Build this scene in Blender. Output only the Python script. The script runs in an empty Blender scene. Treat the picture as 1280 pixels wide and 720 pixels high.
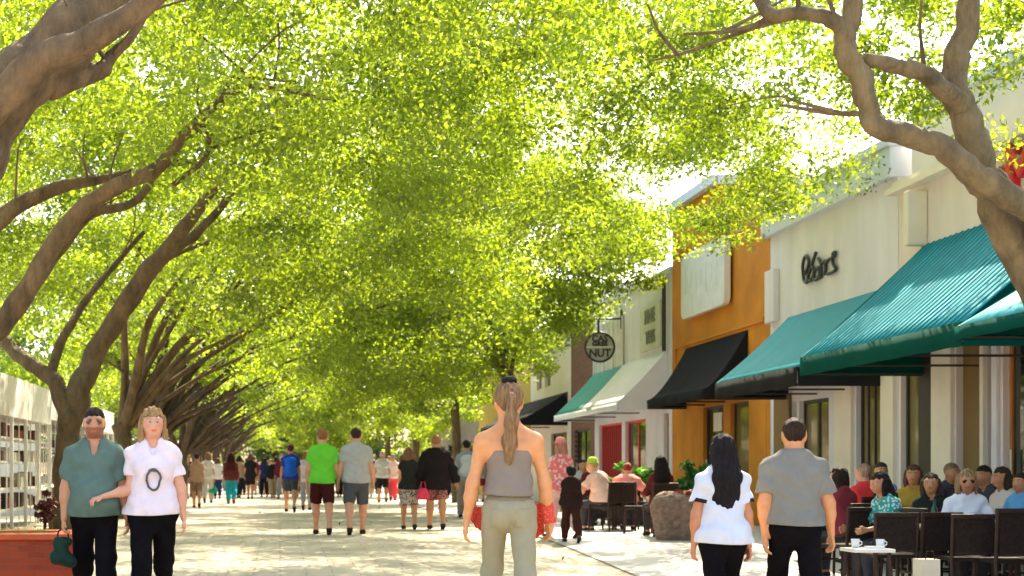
FINE = True; EXPO = 1.95
import bpy, math, random
import numpy as np
from mathutils import Vector, Matrix
random.seed(7); RNG = np.random.default_rng(11)
scene = bpy.context.scene
COL = scene.collection
R = math.radians

# ---------------------------------------------------------------- camera geometry used while laying the street out
F_PX, VX, VY, CAMZ = 1800.0, 350.0, 591.0, 1.05
def wx(px, Y): return (px - VX) * Y / F_PX
def wz(py, Y): return CAMZ + (VY - py) * Y / F_PX
def sstep(a, b, t):
    t = np.clip((t - a) / (b - a), 0, 1); return t * t * (3 - 2 * t)
def gz(x, y):
    """height of the ground: level far off, dipping a little towards the near right"""
    near = 1 - sstep(14.0, 24.0, y)
    return -(0.10 + 0.12 * sstep(1.0, 3.0, x)) * near

# ---------------------------------------------------------------- object helpers
def setp(o, label=None, cat=None, group=None, kind=None):
    if label: o['label'] = label
    if cat: o['category'] = cat
    if group: o['group'] = group
    if kind: o['kind'] = kind
    return o
def empty(name, loc, rz=0, label=None, cat=None, group=None, kind=None):
    o = bpy.data.objects.new(name, None); COL.objects.link(o)
    o.location = loc; o.rotation_euler = (0, 0, rz); o.empty_display_size = .1
    return setp(o, label, cat, group, kind)
def link_mesh(name, me, mats, parent=None, smooth=False):
    if not isinstance(mats, (list, tuple)): mats = [mats]
    for m in mats: me.materials.append(m)
    if smooth: me.shade_smooth()
    o = bpy.data.objects.new(name, me); COL.objects.link(o)
    if parent: o.parent = parent
    return o
def copy_tree(o, parent=None):
    c = o.copy(); COL.objects.link(c)
    if parent: c.parent = parent
    for ch in list(o.children): copy_tree(ch, c)
    return c

class MB:
    """collects simple shapes into one mesh"""
    def __init__(s): s.v = []; s.f = []
    def add(s, vs, fs):
        n = len(s.v); s.v += [tuple(v) for v in vs]; s.f += [tuple(i + n for i in f) for f in fs]; return s
    def box(s, x0, x1, y0, y1, z0, z1, M=None):
        vs = [(x, y, z) for x in (x0, x1) for y in (y0, y1) for z in (z0, z1)]
        if M is not None: vs = [M @ Vector(v) for v in vs]
        return s.add(vs, [(0,1,3,2),(4,6,7,5),(0,4,5,1),(2,3,7,6),(0,2,6,4),(1,5,7,3)])
    def cbox(s, c, d, M=None):
        return s.box(c[0]-d[0]/2, c[0]+d[0]/2, c[1]-d[1]/2, c[1]+d[1]/2, c[2]-d[2]/2, c[2]+d[2]/2, M)
    def prism(s, poly, axis, a, b):
        """poly: 2D outline extruded along axis from a to b"""
        n = len(poly)
        def mk(p, t):
            return {'x': (t, p[0], p[1]), 'y': (p[0], t, p[1]), 'z': (p[0], p[1], t)}[axis]
        vs = [mk(p, a) for p in poly] + [mk(p, b) for p in poly]
        fs = [tuple(range(n)), tuple(range(2*n-1, n-1, -1))] + [(i, i+n, (i+1) % n + n, (i+1) % n) for i in range(n)]
        return s.add(vs, fs)
    def tube(s, pts, rad, seg=8, cap=True, wob=0, ov=None):
        pts = [Vector(p) for p in pts]
        if not isinstance(rad, (list, tuple)): rad = [rad] * len(pts)
        n0 = len(s.v); up = Vector((0.13, 0.21, 1)); prev = None
        for i, p in enumerate(pts):
            d = (pts[min(i+1, len(pts)-1)] - pts[max(i-1, 0)])
            if d.length < 1e-9: d = Vector((0, 0, 1))
            d.normalize()
            if prev is None:
                a = d.cross(Vector((0, 1, 0)) if abs(d.y) < .9 else Vector((1, 0, 0))).normalized()
            else:
                a = (prev - d * prev.dot(d)).normalized()
            prev = a; b = d.cross(a)
            for k in range(seg):
                t = 2 * math.pi * k / seg
                rr = rad[i] * (1 + (wob * math.sin(3*t + i*.5) + wob * .6 * math.sin(5*t + i*1.3) if wob else 0))
                s.v.append(tuple(p + (a * math.cos(t) + b * math.sin(t)) * rr))
        for i in range(len(pts)-1):
            for k in range(seg):
                a0 = n0 + i*seg + k; a1 = n0 + i*seg + (k+1) % seg
                s.f.append((a0, a1, a1+seg, a0+seg))
        if cap:
            s.f.append(tuple(n0 + k for k in reversed(range(seg))))
            s.f.append(tuple(n0 + (len(pts)-1)*seg + k for k in range(seg)))
        return s
    def lathe(s, prof, seg=20, c=(0, 0, 0)):
        n0 = len(s.v)
        for r, z in prof:
            for k in range(seg):
                t = 2*math.pi*k/seg; s.v.append((c[0] + r*math.cos(t), c[1] + r*math.sin(t), c[2] + z))
        for i in range(len(prof)-1):
            for k in range(seg):
                a0 = n0+i*seg+k; a1 = n0+i*seg+(k+1) % seg; s.f.append((a0, a1, a1+seg, a0+seg))
        s.f.append(tuple(n0+k for k in reversed(range(seg)))); s.f.append(tuple(n0+(len(prof)-1)*seg+k for k in range(seg)))
        return s
    def build(s, name, mat, parent=None, smooth=False, bevel=0):
        me = bpy.data.meshes.new(name); me.from_pydata(s.v, [], s.f); me.update()
        o = link_mesh(name, me, mat, parent, smooth)
        if bevel:
            b = o.modifiers.new('bev', 'BEVEL'); b.width = bevel; b.segments = 2; b.limit_method = 'ANGLE'
        return o

def np_mesh(name, V, Fq, mat, parent=None, smooth=False, col=None):
    me = bpy.data.meshes.new(name)
    V = np.asarray(V, np.float32); Fq = np.asarray(Fq, np.int32); n = Fq.shape[1]
    me.vertices.add(len(V)); me.vertices.foreach_set('co', V.ravel())
    me.loops.add(Fq.size); me.loops.foreach_set('vertex_index', Fq.ravel())
    me.polygons.add(len(Fq)); me.polygons.foreach_set('loop_start', np.arange(0, Fq.size, n, dtype=np.int32))
    if col is not None:
        ca = me.color_attributes.new('Col', 'FLOAT_COLOR', 'POINT')
        c4 = np.ones((len(V), 4), np.float32); c4[:, :3] = col; ca.data.foreach_set('color', c4.ravel())
    me.update(calc_edges=True)
    return link_mesh(name, me, mat, parent, smooth)

# ---------------------------------------------------------------- materials
def new_mat(name):
    m = bpy.data.materials.new(name); m.use_nodes = True
    nt = m.node_tree; b = nt.nodes['Principled BSDF']
    return m, nt, b, nt.nodes.new, nt.links.new
def mat(name, col, rough=.7, var=.15, scale=3, bump=0, bscale=None, metal=0, spec=None, stretch=None, sheen=0, coat=0):
    m, nt, b, N, L = new_mat(name)
    b.inputs['Roughness'].default_value = rough; b.inputs['Metallic'].default_value = metal
    if spec is not None: b.inputs['Specular IOR Level'].default_value = spec
    if sheen: b.inputs['Sheen Weight'].default_value = sheen
    if coat: b.inputs['Coat Weight'].default_value = coat
    tc = N('ShaderNodeTexCoord'); src = tc.outputs['Object']
    if stretch:
        mp = N('ShaderNodeMapping'); mp.inputs['Scale'].default_value = stretch; L(src, mp.inputs[0]); src = mp.outputs[0]
    n = N('ShaderNodeTexNoise'); n.inputs['Scale'].default_value = scale; n.inputs['Detail'].default_value = 5
    L(src, n.inputs['Vector'])
    r = N('ShaderNodeValToRGB'); e = r.color_ramp.elements
    e[0].position = .3; e[1].position = .7
    e[0].color = [c * (1 - var) for c in col] + [1]; e[1].color = [min(1, c * (1 + var)) for c in col] + [1]
    L(n.outputs['Fac'], r.inputs[0]); L(r.outputs[0], b.inputs['Base Color'])
    if bump:
        n2 = N('ShaderNodeTexNoise'); n2.inputs['Scale'].default_value = bscale or scale * 6; n2.inputs['Detail'].default_value = 4
        L(src, n2.inputs['Vector'])
        bp = N('ShaderNodeBump'); bp.inputs['Strength'].default_value = bump; bp.inputs['Distance'].default_value = .03
        L(n2.outputs['Fac'], bp.inputs['Height']); L(bp.outputs[0], b.inputs['Normal'])
    return m
_c = {}
def cloth(col, var=.12):
    var = .05; k = ('cloth', tuple(col), var)
    if k not in _c: _c[k] = mat('fabric', col, .95, var, 9, .35, 14, spec=.08)
    return _c[k]
def print_cloth(a, bcol, scale=22, name='patterned_fabric'):
    a = tuple(a)
    k = (a, bcol, scale)
    if k in _c: return _c[k]
    m, nt, b, N, L = new_mat(name); b.inputs['Roughness'].default_value = .9
    tc = N('ShaderNodeTexCoord'); v = N('ShaderNodeTexVoronoi'); v.inputs['Scale'].default_value = scale
    L(tc.outputs['Object'], v.inputs['Vector']); r = N('ShaderNodeValToRGB'); e = r.color_ramp.elements
    r.color_ramp.interpolation = 'CONSTANT'; e[0].position = 0; e[1].position = .42
    e[0].color = (*a, 1); e[1].color = (*bcol, 1); L(v.outputs['Distance'], r.inputs[0]); L(r.outputs[0], b.inputs['Base Color'])
    _c[k] = m; return m
def hair_mat(col):
    k = ('hair', tuple(col))
    if k not in _c: _c[k] = mat('hair', col, .62, .45, 14, .8, 40, stretch=(4, 4, .35), spec=.18)
    return _c[k]
def skin_mat():
    if 'skin' in _c: return _c['skin']
    m, nt, b, N, L = new_mat('skin'); b.inputs['Roughness'].default_value = .5
    b.inputs['Subsurface Weight'].default_value = .0
    a = N('ShaderNodeVertexColor'); a.layer_name = 'Col'
    tc = N('ShaderNodeTexCoord'); n = N('ShaderNodeTexNoise'); n.inputs['Scale'].default_value = 18; L(tc.outputs['Object'], n.inputs['Vector'])
    mx = N('ShaderNodeMix'); mx.data_type = 'RGBA'; mx.blend_type = 'MULTIPLY'; mx.inputs[0].default_value = .35
    r = N('ShaderNodeValToRGB'); r.color_ramp.elements[0].color = (.72, .6, .55, 1); r.color_ramp.elements[1].color = (1, 1, 1, 1)
    r.color_ramp.elements[0].position = .3; r.color_ramp.elements[1].position = .6
    L(n.outputs['Fac'], r.inputs[0]); L(a.outputs[0], mx.inputs[6]); L(r.outputs[0], mx.inputs[7]); L(mx.outputs[2], b.inputs['Base Color'])
    bp = N('ShaderNodeBump'); bp.inputs['Strength'].default_value = .08; L(n.outputs['Fac'], bp.inputs['Height']); L(bp.outputs[0], b.inputs['Normal'])
    _c['skin'] = m; return m
def brick_mat(name, c1, c2, mortar, scale, rot=None):
    m, nt, b, N, L = new_mat(name); b.inputs['Roughness'].default_value = .85
    tc = N('ShaderNodeTexCoord'); mp = N('ShaderNodeMapping')
    if rot: mp.inputs['Rotation'].default_value = rot
    br = N('ShaderNodeTexBrick'); br.inputs['Color1'].default_value = (*c1, 1); br.inputs['Color2'].default_value = (*c2, 1)
    br.inputs['Mortar'].default_value = (*mortar, 1); br.inputs['Scale'].default_value = scale; br.inputs['Mortar Size'].default_value = .012
    br.inputs['Brick Width'].default_value = .5; br.inputs['Row Height'].default_value = .17
    L(tc.outputs['Object'], mp.inputs[0]); L(mp.outputs[0], br.inputs['Vector'])
    n = N('ShaderNodeTexNoise'); n.inputs['Scale'].default_value = 2.5; n.inputs['Detail'].default_value = 6; L(tc.outputs['Object'], n.inputs['Vector'])
    mx = N('ShaderNodeMix'); mx.data_type = 'RGBA'; mx.blend_type = 'MULTIPLY'; mx.inputs[0].default_value = .5
    L(br.outputs['Color'], mx.inputs[6]); L(n.outputs['Color'], mx.inputs[7]); L(mx.outputs[2], b.inputs['Base Color'])
    bp = N('ShaderNodeBump'); bp.inputs['Strength'].default_value = .5; bp.inputs['Distance'].default_value = .01; bp.invert = True
    L(br.outputs['Fac'], bp.inputs['Height']); L(bp.outputs[0], b.inputs['Normal'])
    return m
def leaf_mat(name, refl, trans, mixf=.5, tint=1.0):
    m, nt, b, N, L = new_mat(name); nt.nodes.remove(b)
    out = nt.nodes['Material Output']
    a = N('ShaderNodeVertexColor'); a.layer_name = 'Col'
    def mul(c):
        mx = N('ShaderNodeMix'); mx.data_type = 'RGBA'; mx.blend_type = 'MULTIPLY'; mx.inputs[0].default_value = 1
        mx.inputs[7].default_value = (*c, 1); L(a.outputs[0], mx.inputs[6]); return mx.outputs[2]
    d = N('ShaderNodeBsdfDiffuse'); L(mul(refl), d.inputs[0]); t = N('ShaderNodeBsdfTranslucent'); L(mul(trans), t.inputs[0])
    mx = N('ShaderNodeMixShader'); mx.inputs[0].default_value = mixf; L(d.outputs[0], mx.inputs[1]); L(t.outputs[0], mx.inputs[2])
    g = N('ShaderNodeBsdfGlossy'); g.inputs['Roughness'].default_value = .45; g.inputs[0].default_value = (.9, .95, .8, 1)
    m2 = N('ShaderNodeMixShader'); m2.inputs[0].default_value = .05; L(mx.outputs[0], m2.inputs[1]); L(g.outputs[0], m2.inputs[2])
    L(m2.outputs[0], out.inputs[0]); return m
def bark_mat(name, col):
    m, nt, b, N, L = new_mat(name); b.inputs['Roughness'].default_value = .9
    tc = N('ShaderNodeTexCoord'); mp = N('ShaderNodeMapping'); mp.inputs['Scale'].default_value = (1, 1, .45); L(tc.outputs['Object'], mp.inputs[0])
    n = N('ShaderNodeTexNoise'); n.inputs['Scale'].default_value = 5; n.inputs['Detail'].default_value = 8; n.inputs['Roughness'].default_value = .65; L(mp.outputs[0], n.inputs['Vector'])
    r = N('ShaderNodeValToRGB'); e = r.color_ramp.elements; e[0].position = .32; e[1].position = .68
    e[0].color = [c*.45 for c in col] + [1]; e[1].color = [c*1.5 for c in col] + [1]; L(n.outputs['Fac'], r.inputs[0]); L(r.outputs[0], b.inputs['Base Color'])
    n2 = N('ShaderNodeTexNoise'); n2.inputs['Scale'].default_value = 16; n2.inputs['Detail'].default_value = 6; L(mp.outputs[0], n2.inputs['Vector'])
    bp = N('ShaderNodeBump'); bp.inputs['Strength'].default_value = .9; bp.inputs['Distance'].default_value = .05
    L(n2.outputs['Fac'], bp.inputs['Height']); L(bp.outputs[0], b.inputs['Normal']); return m
def glass_mat(name, col=(.02, .025, .02), rough=.04):
    m, nt, b, N, L = new_mat(name); b.inputs['Base Color'].default_value = (*col, 1); b.inputs['Roughness'].default_value = rough
    b.inputs['Specular IOR Level'].default_value = .9; b.inputs['IOR'].default_value = 1.6
    tc = N('ShaderNodeTexCoord'); n = N('ShaderNodeTexNoise'); n.inputs['Scale'].default_value = .8; L(tc.outputs['Object'], n.inputs['Vector'])
    bp = N('ShaderNodeBump'); bp.inputs['Strength'].default_value = .05; L(n.outputs['Fac'], bp.inputs['Height']); L(bp.outputs[0], b.inputs['Normal'])
    return m
# ================================================================ implicit bodies: one continuous surface per figure
class Prim:
    __slots__ = ('kind', 'a', 'b', 'ra', 'rb', 'q', 'cap', 'M')
def cone(a, b, ra, rb=None, q=1.0, cap=False, M=None):
    p = Prim(); p.kind = 0; p.a = np.array(a, float); p.b = np.array(b, float); p.ra = ra; p.rb = ra if rb is None else rb; p.q = q; p.cap = cap; p.M = M; return p
def ell(c, r, M=None):
    p = Prim(); p.kind = 1; p.a = np.array(c, float); p.b = np.array(r, float); p.ra = p.rb = 0; p.q = 1; p.cap = False; p.M = M; return p
def dist(p, X, Y, Z, e=0.0):
    if p.kind == 0:
        q = p.q; b = p.b - p.a; L2 = b[0]**2 + (b[1]*q)**2 + b[2]**2 + 1e-12
        x = X - p.a[0]; y = (Y - p.a[1]) * q; z = Z - p.a[2]
        t = (x*b[0] + y*b[1]*q + z*b[2]) / L2
        tc = np.clip(t, 0, 1)
        dx = x - tc*b[0]; dy = y - tc*b[1]*q; dz = z - tc*b[2]
        d = np.sqrt(dx*dx + dy*dy + dz*dz) - (p.ra + e + (p.rb - p.ra) * tc)
        if p.cap: d = np.maximum(d, (t - 1) * math.sqrt(L2))
        return d / (1 + (q - 1) * .35)
    x = X - p.a[0]; y = Y - p.a[1]; z = Z - p.a[2]
    if p.M is not None:
        M = p.M; x, y, z = (M[0][0]*x + M[1][0]*y + M[2][0]*z, M[0][1]*x + M[1][1]*y + M[2][1]*z, M[0][2]*x + M[1][2]*y + M[2][2]*z)
    r = p.b + e
    k0 = np.sqrt((x/r[0])**2 + (y/r[1])**2 + (z/r[2])**2); k1 = np.sqrt((x/r[0]**2)**2 + (y/r[1]**2)**2 + (z/r[2]**2)**2) + 1e-9
    return k0 * (k0 - 1) / k1
class Grid:
    def __init__(s, lo, hi, h):
        s.h = h; s.lo = np.array(lo, float) - 2*h
        n = np.ceil((np.array(hi) + 2*h - s.lo) / h).astype(int) + 1
        s.n = n; s.x, s.y, s.z = [(s.lo[i] + h*np.arange(n[i])).astype(np.float32) for i in range(3)]
    def field(s, prims, k=.02, e=0.0):
        E = np.zeros(s.n, np.float32); m = 4*k + .01
        for p in prims:
            if p.kind == 0:
                r = max(p.ra, p.rb) + e + m; lo = np.minimum(p.a, p.b) - r; hi = np.maximum(p.a, p.b) + r
            else:
                r = (max(p.b) + e + m) * np.ones(3) if p.M is not None else p.b + e + m; lo = p.a - r; hi = p.a + r
            i0 = np.clip(np.floor((lo - s.lo)/s.h).astype(int), 0, s.n); i1 = np.clip(np.ceil((hi - s.lo)/s.h).astype(int) + 1, 0, s.n)
            if (i1 <= i0).any(): continue
            sl = tuple(slice(i0[j], i1[j]) for j in range(3))
            d = dist(p, s.x[sl[0]][:, None, None], s.y[sl[1]][None, :, None], s.z[sl[2]][None, None, :], e)
            E[sl] += np.exp(np.clip(-d/k, -30, 60)).astype(np.float32)
        return (-k*np.log(E + 1e-12)).astype(np.float32)
    def pts(s): return s.x[:, None, None], s.y[None, :, None], s.z[None, None, :]
def smin(a, b, k):
    h = np.clip(.5 + .5*(b - a)/k, 0, 1); return b + (a - b)*h - k*h*(1 - h)
def surf(g, Fd):
    """naive surface nets"""
    Fd[0] = Fd[-1] = 1; Fd[:, 0] = Fd[:, -1] = 1; Fd[:, :, 0] = Fd[:, :, -1] = 1
    ins = Fd < 0; cs = np.array(Fd.shape) - 1; edges = []; FI = []; PO = []
    for ax in range(3):
        a = [slice(None)]*3; b = [slice(None)]*3; a[ax] = slice(0, -1); b[ax] = slice(1, None)
        fa = Fd[tuple(a)]; fb = Fd[tuple(b)]; ia = ins[tuple(a)]; m = ia != ins[tuple(b)]
        I = np.argwhere(m); va = fa[m]; vb = fb[m]; t = va/(va - vb + 1e-12); edges.append((I, ia[m])); o1, o2 = [j for j in range(3) if j != ax]
        pos = I.astype(np.float64); pos[:, ax] += t
        for d1 in (0, 1):
            for d2 in (0, 1):
                C = I.copy(); C[:, o1] -= d1; C[:, o2] -= d2
                ok = (C >= 0).all(1) & (C < cs).all(1)
                FI.append(np.ravel_multi_index(C[ok].T, cs)); PO.append(pos[ok])
    FI = np.concatenate(FI); PO = np.concatenate(PO)
    if len(FI) == 0: return np.zeros((0, 3)), np.zeros((0, 4), int)
    un, inv = np.unique(FI, return_inverse=True); c = np.bincount(inv)
    V = np.stack([np.bincount(inv, weights=PO[:, j])/c*g.h + g.lo[j] for j in range(3)], 1)
    idx = -np.ones(int(np.prod(cs)), np.int32); idx[un] = np.arange(len(un)); idx = idx.reshape(cs); quads = []
    for ax in range(3):
        I, sgn = edges[ax]; o1, o2 = ((1, 2), (2, 0), (0, 1))[ax]
        q = []
        for d1, d2 in ((1, 1), (0, 1), (0, 0), (1, 0)):
            C = I.copy(); C[:, o1] -= d1; C[:, o2] -= d2; q.append(C)
        ok = np.ones(len(I), bool)
        for C in q: ok &= (C >= 0).all(1) & (C < cs).all(1)
        Q = np.stack([idx[tuple(C[ok].T)] for C in q], 1); s_ = sgn[ok]
        Q[~s_] = Q[~s_][:, ::-1]
        quads.append(Q)
    return V, np.concatenate(quads)

def nrm(v): v = np.array(v, float); return v/np.linalg.norm(v)
def rotM(rx=0, rz=0):
    return np.array((Matrix.Rotation(rz, 3, 'Z') @ Matrix.Rotation(rx, 3, 'X')))

SKIN = {'fair': (.62, .35, .22), 'tan': (.50, .225, .11), 'warm': (.56, .27, .14), 'pink': (.66, .32, .20), 'brown': (.2, .1, .06)}

def person(label, X, Y, H=1.72, face=0, h=.02, sex='m', build=1.0, skin='fair', top=None, bottom=None, hair=None, shoes=(.03, .03, .03),
           arms=((8, 2, 6, 10), (8, 2, 6, 10)), legs=((10, 4), (-12, 12)), lean=0, turn=0, nod=0, seat=None, group=None, z=None, dz=0,
           hands='relaxed', wst=1.0, shoulder=1.0, hip=1.0, glasses=None, beard=None, curl=(1, 1), pack=None, palms=None):
    k = H/1.75; w = build; hero = h <= .009; mid = h <= .016
    z0 = float(gz(X, Y)) if z is None else z
    root = empty('person', (X, Y, z0 + dz), R(face), label, 'person', group)
    fem = sex == 'f'
    shw = (.162 if fem else .182)*k*(1 + (w-1)*.55)*shoulder; hpw = .088*k
    pz = .93*k if seat is None else seat + .09*k
    P0 = np.array([0, 0, pz]); lr = R(lean)
    def T(x, y, zz):
        zz = zz*k - .93*k; y = y*k; c, s = math.cos(lr), math.sin(lr)
        return np.array([x*k, y*c + zz*s, -y*s + zz*c]) + P0
    torso = []; Rr = lambda r: r*k*w
    if fem:
        torso += [cone(T(-.055*hip, -.005, .90), T(.055*hip, -.005, .90), Rr(.118*hip), q=1.12), cone(T(0, 0, .97), T(0, .0, 1.10), Rr(.135*hip), Rr(.108*wst), q=1.4),
                  cone(T(0, 0, 1.10), T(0, 0, 1.28), Rr(.108*wst), Rr(.138), q=1.45), ell(T(.062, .075, 1.255), np.array([.062, .058, .062])*k*w), ell(T(-.062, .075, 1.255), np.array([.062, .058, .062])*k*w),
                  ell(T(.07*hip, -.06, .90), np.array([.085*hip, .075, .09])*k*w), ell(T(-.07*hip, -.06, .90), np.array([.085*hip, .075, .09])*k*w)]
        neckr = .047
    else:
        torso += [cone(T(-.045, -.005, .91), T(.045, -.005, .91), Rr(.115), q=1.12), cone(T(0, 0, .97), T(0, 0, 1.10), Rr(.135), Rr(.130), q=1.38),
                  cone(T(0, 0, 1.10), T(0, 0, 1.27), Rr(.130), Rr(.160), q=1.45), ell(T(.065, -.05, .90), np.array([.075, .07, .085])*k*w), ell(T(-.065, -.05, .90), np.array([.075, .07, .085])*k*w)]
        neckr = .056
    sx = shw/k
    if w > 1.08 and not fem: torso.append(ell(T(0, .06, 1.03), np.array([.15, .13, .15])*k*w))
    yoke = [cone(T(-sx*.70, -.005, 1.335), T(sx*.70, -.005, 1.335), .07*k, q=1.1), cone(T(0, -.012, 1.475), T(sx*.84, -.004, 1.375), .046*k, .052*k), cone(T(0, -.012, 1.475), T(-sx*.84, -.004, 1.375), .046*k, .052*k)]
    neck = [cone(T(0, -.012, 1.40), T(0, .005, 1.56), (neckr+.006)*k, neckr*k)]
    # arms
    ups, fores, handp = [], [], []; J = {}
    for i, sg in enumerate((-1, 1)):
        out, fwd, out2, fwd2 = [R(a) for a in arms[i]]
        S = T(sg*(sx - .016), 0, 1.372); L1, L2 = .285*k, .25*k
        d1 = nrm((sg*math.sin(out), math.sin(fwd), -math.cos(out)*math.cos(fwd)))
        d2 = nrm((sg*math.sin(out2)*abs(math.cos(fwd2)), math.sin(fwd2), -math.cos(out2)*math.cos(fwd2)))
        Ej = S + d1*L1; Wj = Ej + d2*L2; J[sg] = (S, Ej, Wj, d1, d2)
        ru = (.042 if fem else .05)*k*(1+(w-1)*.6); rf = (.036 if fem else .042)*k
        ups.append([cone(S, Ej, ru*1.08, ru*.82)]); fores.append([cone(Ej, Ej + d2*L2*.35, ru*.84, rf), cone(Ej + d2*L2*.35, Wj, rf, rf*.64)])
        # hand: palm, four fingers of unequal length, thumb leaving the side near the wrist
        n = nrm(np.cross(d2, (0, 1, 0)))*(-sg) if palms is None or palms[i] is None else np.array(palms[i], float)
        n = nrm(n - d2*np.dot(n, d2)); lat = nrm(np.cross(n, d2)); 
        if lat[1] < 0: lat = -lat          # thumb side points forward
        hp = []; hk = k*(.92 if fem else 1.0); cu = curl[i]
        for o in (-.026, -.009, .009, .026):
            hp.append(cone(Wj + d2*.012*hk + lat*o*.6*hk, Wj + d2*.085*hk + lat*o*1.1*hk, .0155*hk, .0135*hk))
        if mid:
            for o, ln in ((-.033, .060), (-.012, .073), (.010, .078), (.032, .070)):
                K = Wj + d2*.088*hk + lat*o*hk
                a1 = R(22)*cu; a2 = R(60)*cu
                e1 = nrm(d2*math.cos(a1) + n*math.sin(a1) + lat*o*2.2); e2 = nrm(d2*math.cos(a2) + n*math.sin(a2) + lat*o*1.5)
                M1 = K + e1*ln*.55*hk; hp += [cone(K, M1, .0092*hk, .0086*hk), cone(M1, M1 + e2*ln*.45*hk, .0086*hk, .0072*hk)]
            t0 = Wj + d2*.022*hk + lat*.022*hk; t1 = t0 + nrm(d2*.75 + lat*.6 + n*.25)*.045*hk; t2 = t1 + nrm(d2*.95 + lat*.1 + n*.35)*.034*hk
            hp += [cone(t0, t1, .013*hk, .0105*hk), cone(t1, t2, .0105*hk, .0085*hk)]
        else:
            hp.append(cone(Wj + d2*.08*hk, Wj + d2*.15*hk + n*.02, .026*hk, .014*hk))
        handp.append(hp)
    # legs
    thighs, shins, feet = [], [], []; LJ = {}; low = 9
    for i, sg in enumerate((-1, 1)):
        f, bd = R(legs[i][0]), R(legs[i][1]); Hj = P0 + np.array([sg*hpw, 0, -.02*k])
        spread = R(legs[i][2]) if len(legs[i]) > 2 else R(1.5)
        tl, sl_ = .42*k, .41*k
        d1 = nrm((sg*math.sin(spread), math.sin(f)*math.cos(spread), -math.cos(f))); d2 = nrm((0, math.sin(f-bd), -math.cos(f-bd)))
        K = Hj + d1*tl; A = K + d2*sl_; LJ[sg] = (Hj, K, A, d1, d2); low = min(low, A[2])
    if seat is None:
        dzl = .085*k - low
        root.location.z += 0
        shift = dzl
    else: shift = 0
    sh = np.array([0, 0, shift])
    for i, sg in enumerate((-1, 1)):
        Hj, K, A, d1, d2 = LJ[sg]; rt = (.088 if fem else .082)*k*w**.7*hip**.6
        thighs.append([cone(Hj, K, rt, rt*.66), ]); calf = K + d2*.13*k + np.array([0, -.012*k, 0])
        shins.append([cone(K, calf, rt*.66, .056*k*w**.4), cone(calf, A, .056*k*w**.4, .034*k)])
        pitch = 0 if abs(A[2] - low) < .02*k or seat is not None else R(-35)
        fd = nrm((0, math.cos(pitch), math.sin(pitch))); hl = A + np.array([0, -.02*k, -.045*k]); toe = A + fd*.15*k + np.array([0, 0, -.055*k])
        feet.append((A, hl, toe, fd))
    footp = [[cone(A, hl, .034*k, .034*k), cone(hl, toe, .036*k, .026*k, q=1)] for A, hl, toe, fd in feet]
    # head
    Hc = T(0, .012, 1.635); MH = rotM(R(-nod), R(turn))
    def HH(x, y, zz): return Hc + (MH @ np.array([x, y, zz]))*k
    ME = MH
    head = [ell(HH(0, -.008, .022), np.array([.076, .094, .092])*k, ME), ell(HH(0, .026, -.045), np.array([.058, .062, .072])*k, ME), cone(HH(0, .0, -.05), T(0, -.005, 1.50), .05*k, neckr*k)]
    if mid:
        head += [ell(HH(0, .066, -.092), np.array([.024, .02, .018])*k, ME),
                 cone(HH(0, .088, .012), HH(0, .106, -.022), .009*k, .013*k), ell(HH(.014, .098, -.026), np.array([.009, .01, .008])*k, ME), ell(HH(-.014, .098, -.026), np.array([.009, .01, .008])*k, ME),
                 ell(HH(0, .082, -.056), np.array([.024, .012, .008])*k, ME), ell(HH(0, .08, -.066), np.array([.02, .012, .008])*k, ME),
                 ell(HH(.032, .08, .03), np.array([.026, .014, .009])*k, ME), ell(HH(-.032, .08, .03), np.array([.026, .014, .009])*k, ME),
                 ell(HH(.04, .062, -.025), np.array([.022, .02, .02])*k, ME), ell(HH(-.04, .062, -.025), np.array([.022, .02, .02])*k, ME)]
        for sg in (-1, 1): head.append(ell(HH(sg*.079, -.012, -.008), np.array([.01, .02, .032])*k, ME))
    else: head.append(cone(HH(0, .08, .0), HH(0, .098, -.02), .012*k, .015*k))
    allp = torso + yoke + neck + head + sum(ups, []) + sum(fores, []) + sum(thighs, []) + sum(shins, []) + sum(footp, [])
    hands_all = sum(handp, [])
    for p in allp + hands_all: 
        p.a = p.a + sh
        if p.kind == 0: p.b = p.b + sh
    def bounds(ps, m):
        lo = np.min([np.minimum(p.a, p.b if p.kind == 0 else p.a) - max(p.ra, p.rb, *(p.b if p.kind == 1 else (0, 0))) for p in ps], 0) - m
        hi = np.max([np.maximum(p.a, p.b if p.kind == 0 else p.a) + max(p.ra, p.rb, *(p.b if p.kind == 1 else (0, 0))) for p in ps], 0) + m
        return lo, hi
    Tz = lambda zz: T(0, 0, zz)[2] + shift
    g = Grid(*bounds(allp + hands_all, .01), h)
    Fb = g.field(allp, .016*k)
    if hands_all:
        Fh = g.field(hands_all, .0035 if mid else .008); Fb = smin(Fb, Fh, .012)
    gx, gy, gzz = g.pts()
    Fb = np.maximum(Fb, -gzz + .004) if seat is None else Fb
    V, Q = surf(g, Fb)
    base = np.array(SKIN[skin] if isinstance(skin, str) else skin, np.float32)
    C = np.tile(base, (len(V), 1))
    Hs = Hc + sh; Lv = ((V - Hs) @ MH)/k
    if mid:
        def spot(cx, cy, cz, rx, rz_, col, soft=1.0):
            nonlocal C
            d = ((Lv[:, 0]-cx)/rx)**2 + ((Lv[:, 2]-cz)/rz_)**2; m = np.clip(1.6 - d, 0, 1)*(Lv[:, 1] > cy); C = C*(1-m[:, None]) + np.array(col, np.float32)*m[:, None]
        for sg in (-1, 1):
            spot(sg*.031, .05, .010, .015, .0065, (.34, .27, .22)); spot(sg*.031, .05, .010, .007, .006, (.03, .02, .015))
            spot(sg*.032, .05, .034, .019, .0035, np.array(hair['color'] if hair else (.05, .03, .02))*.7 + .01)
        spot(0, .05, -.061, .024, .009, base*np.array([.85, .42, .42]))
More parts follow.
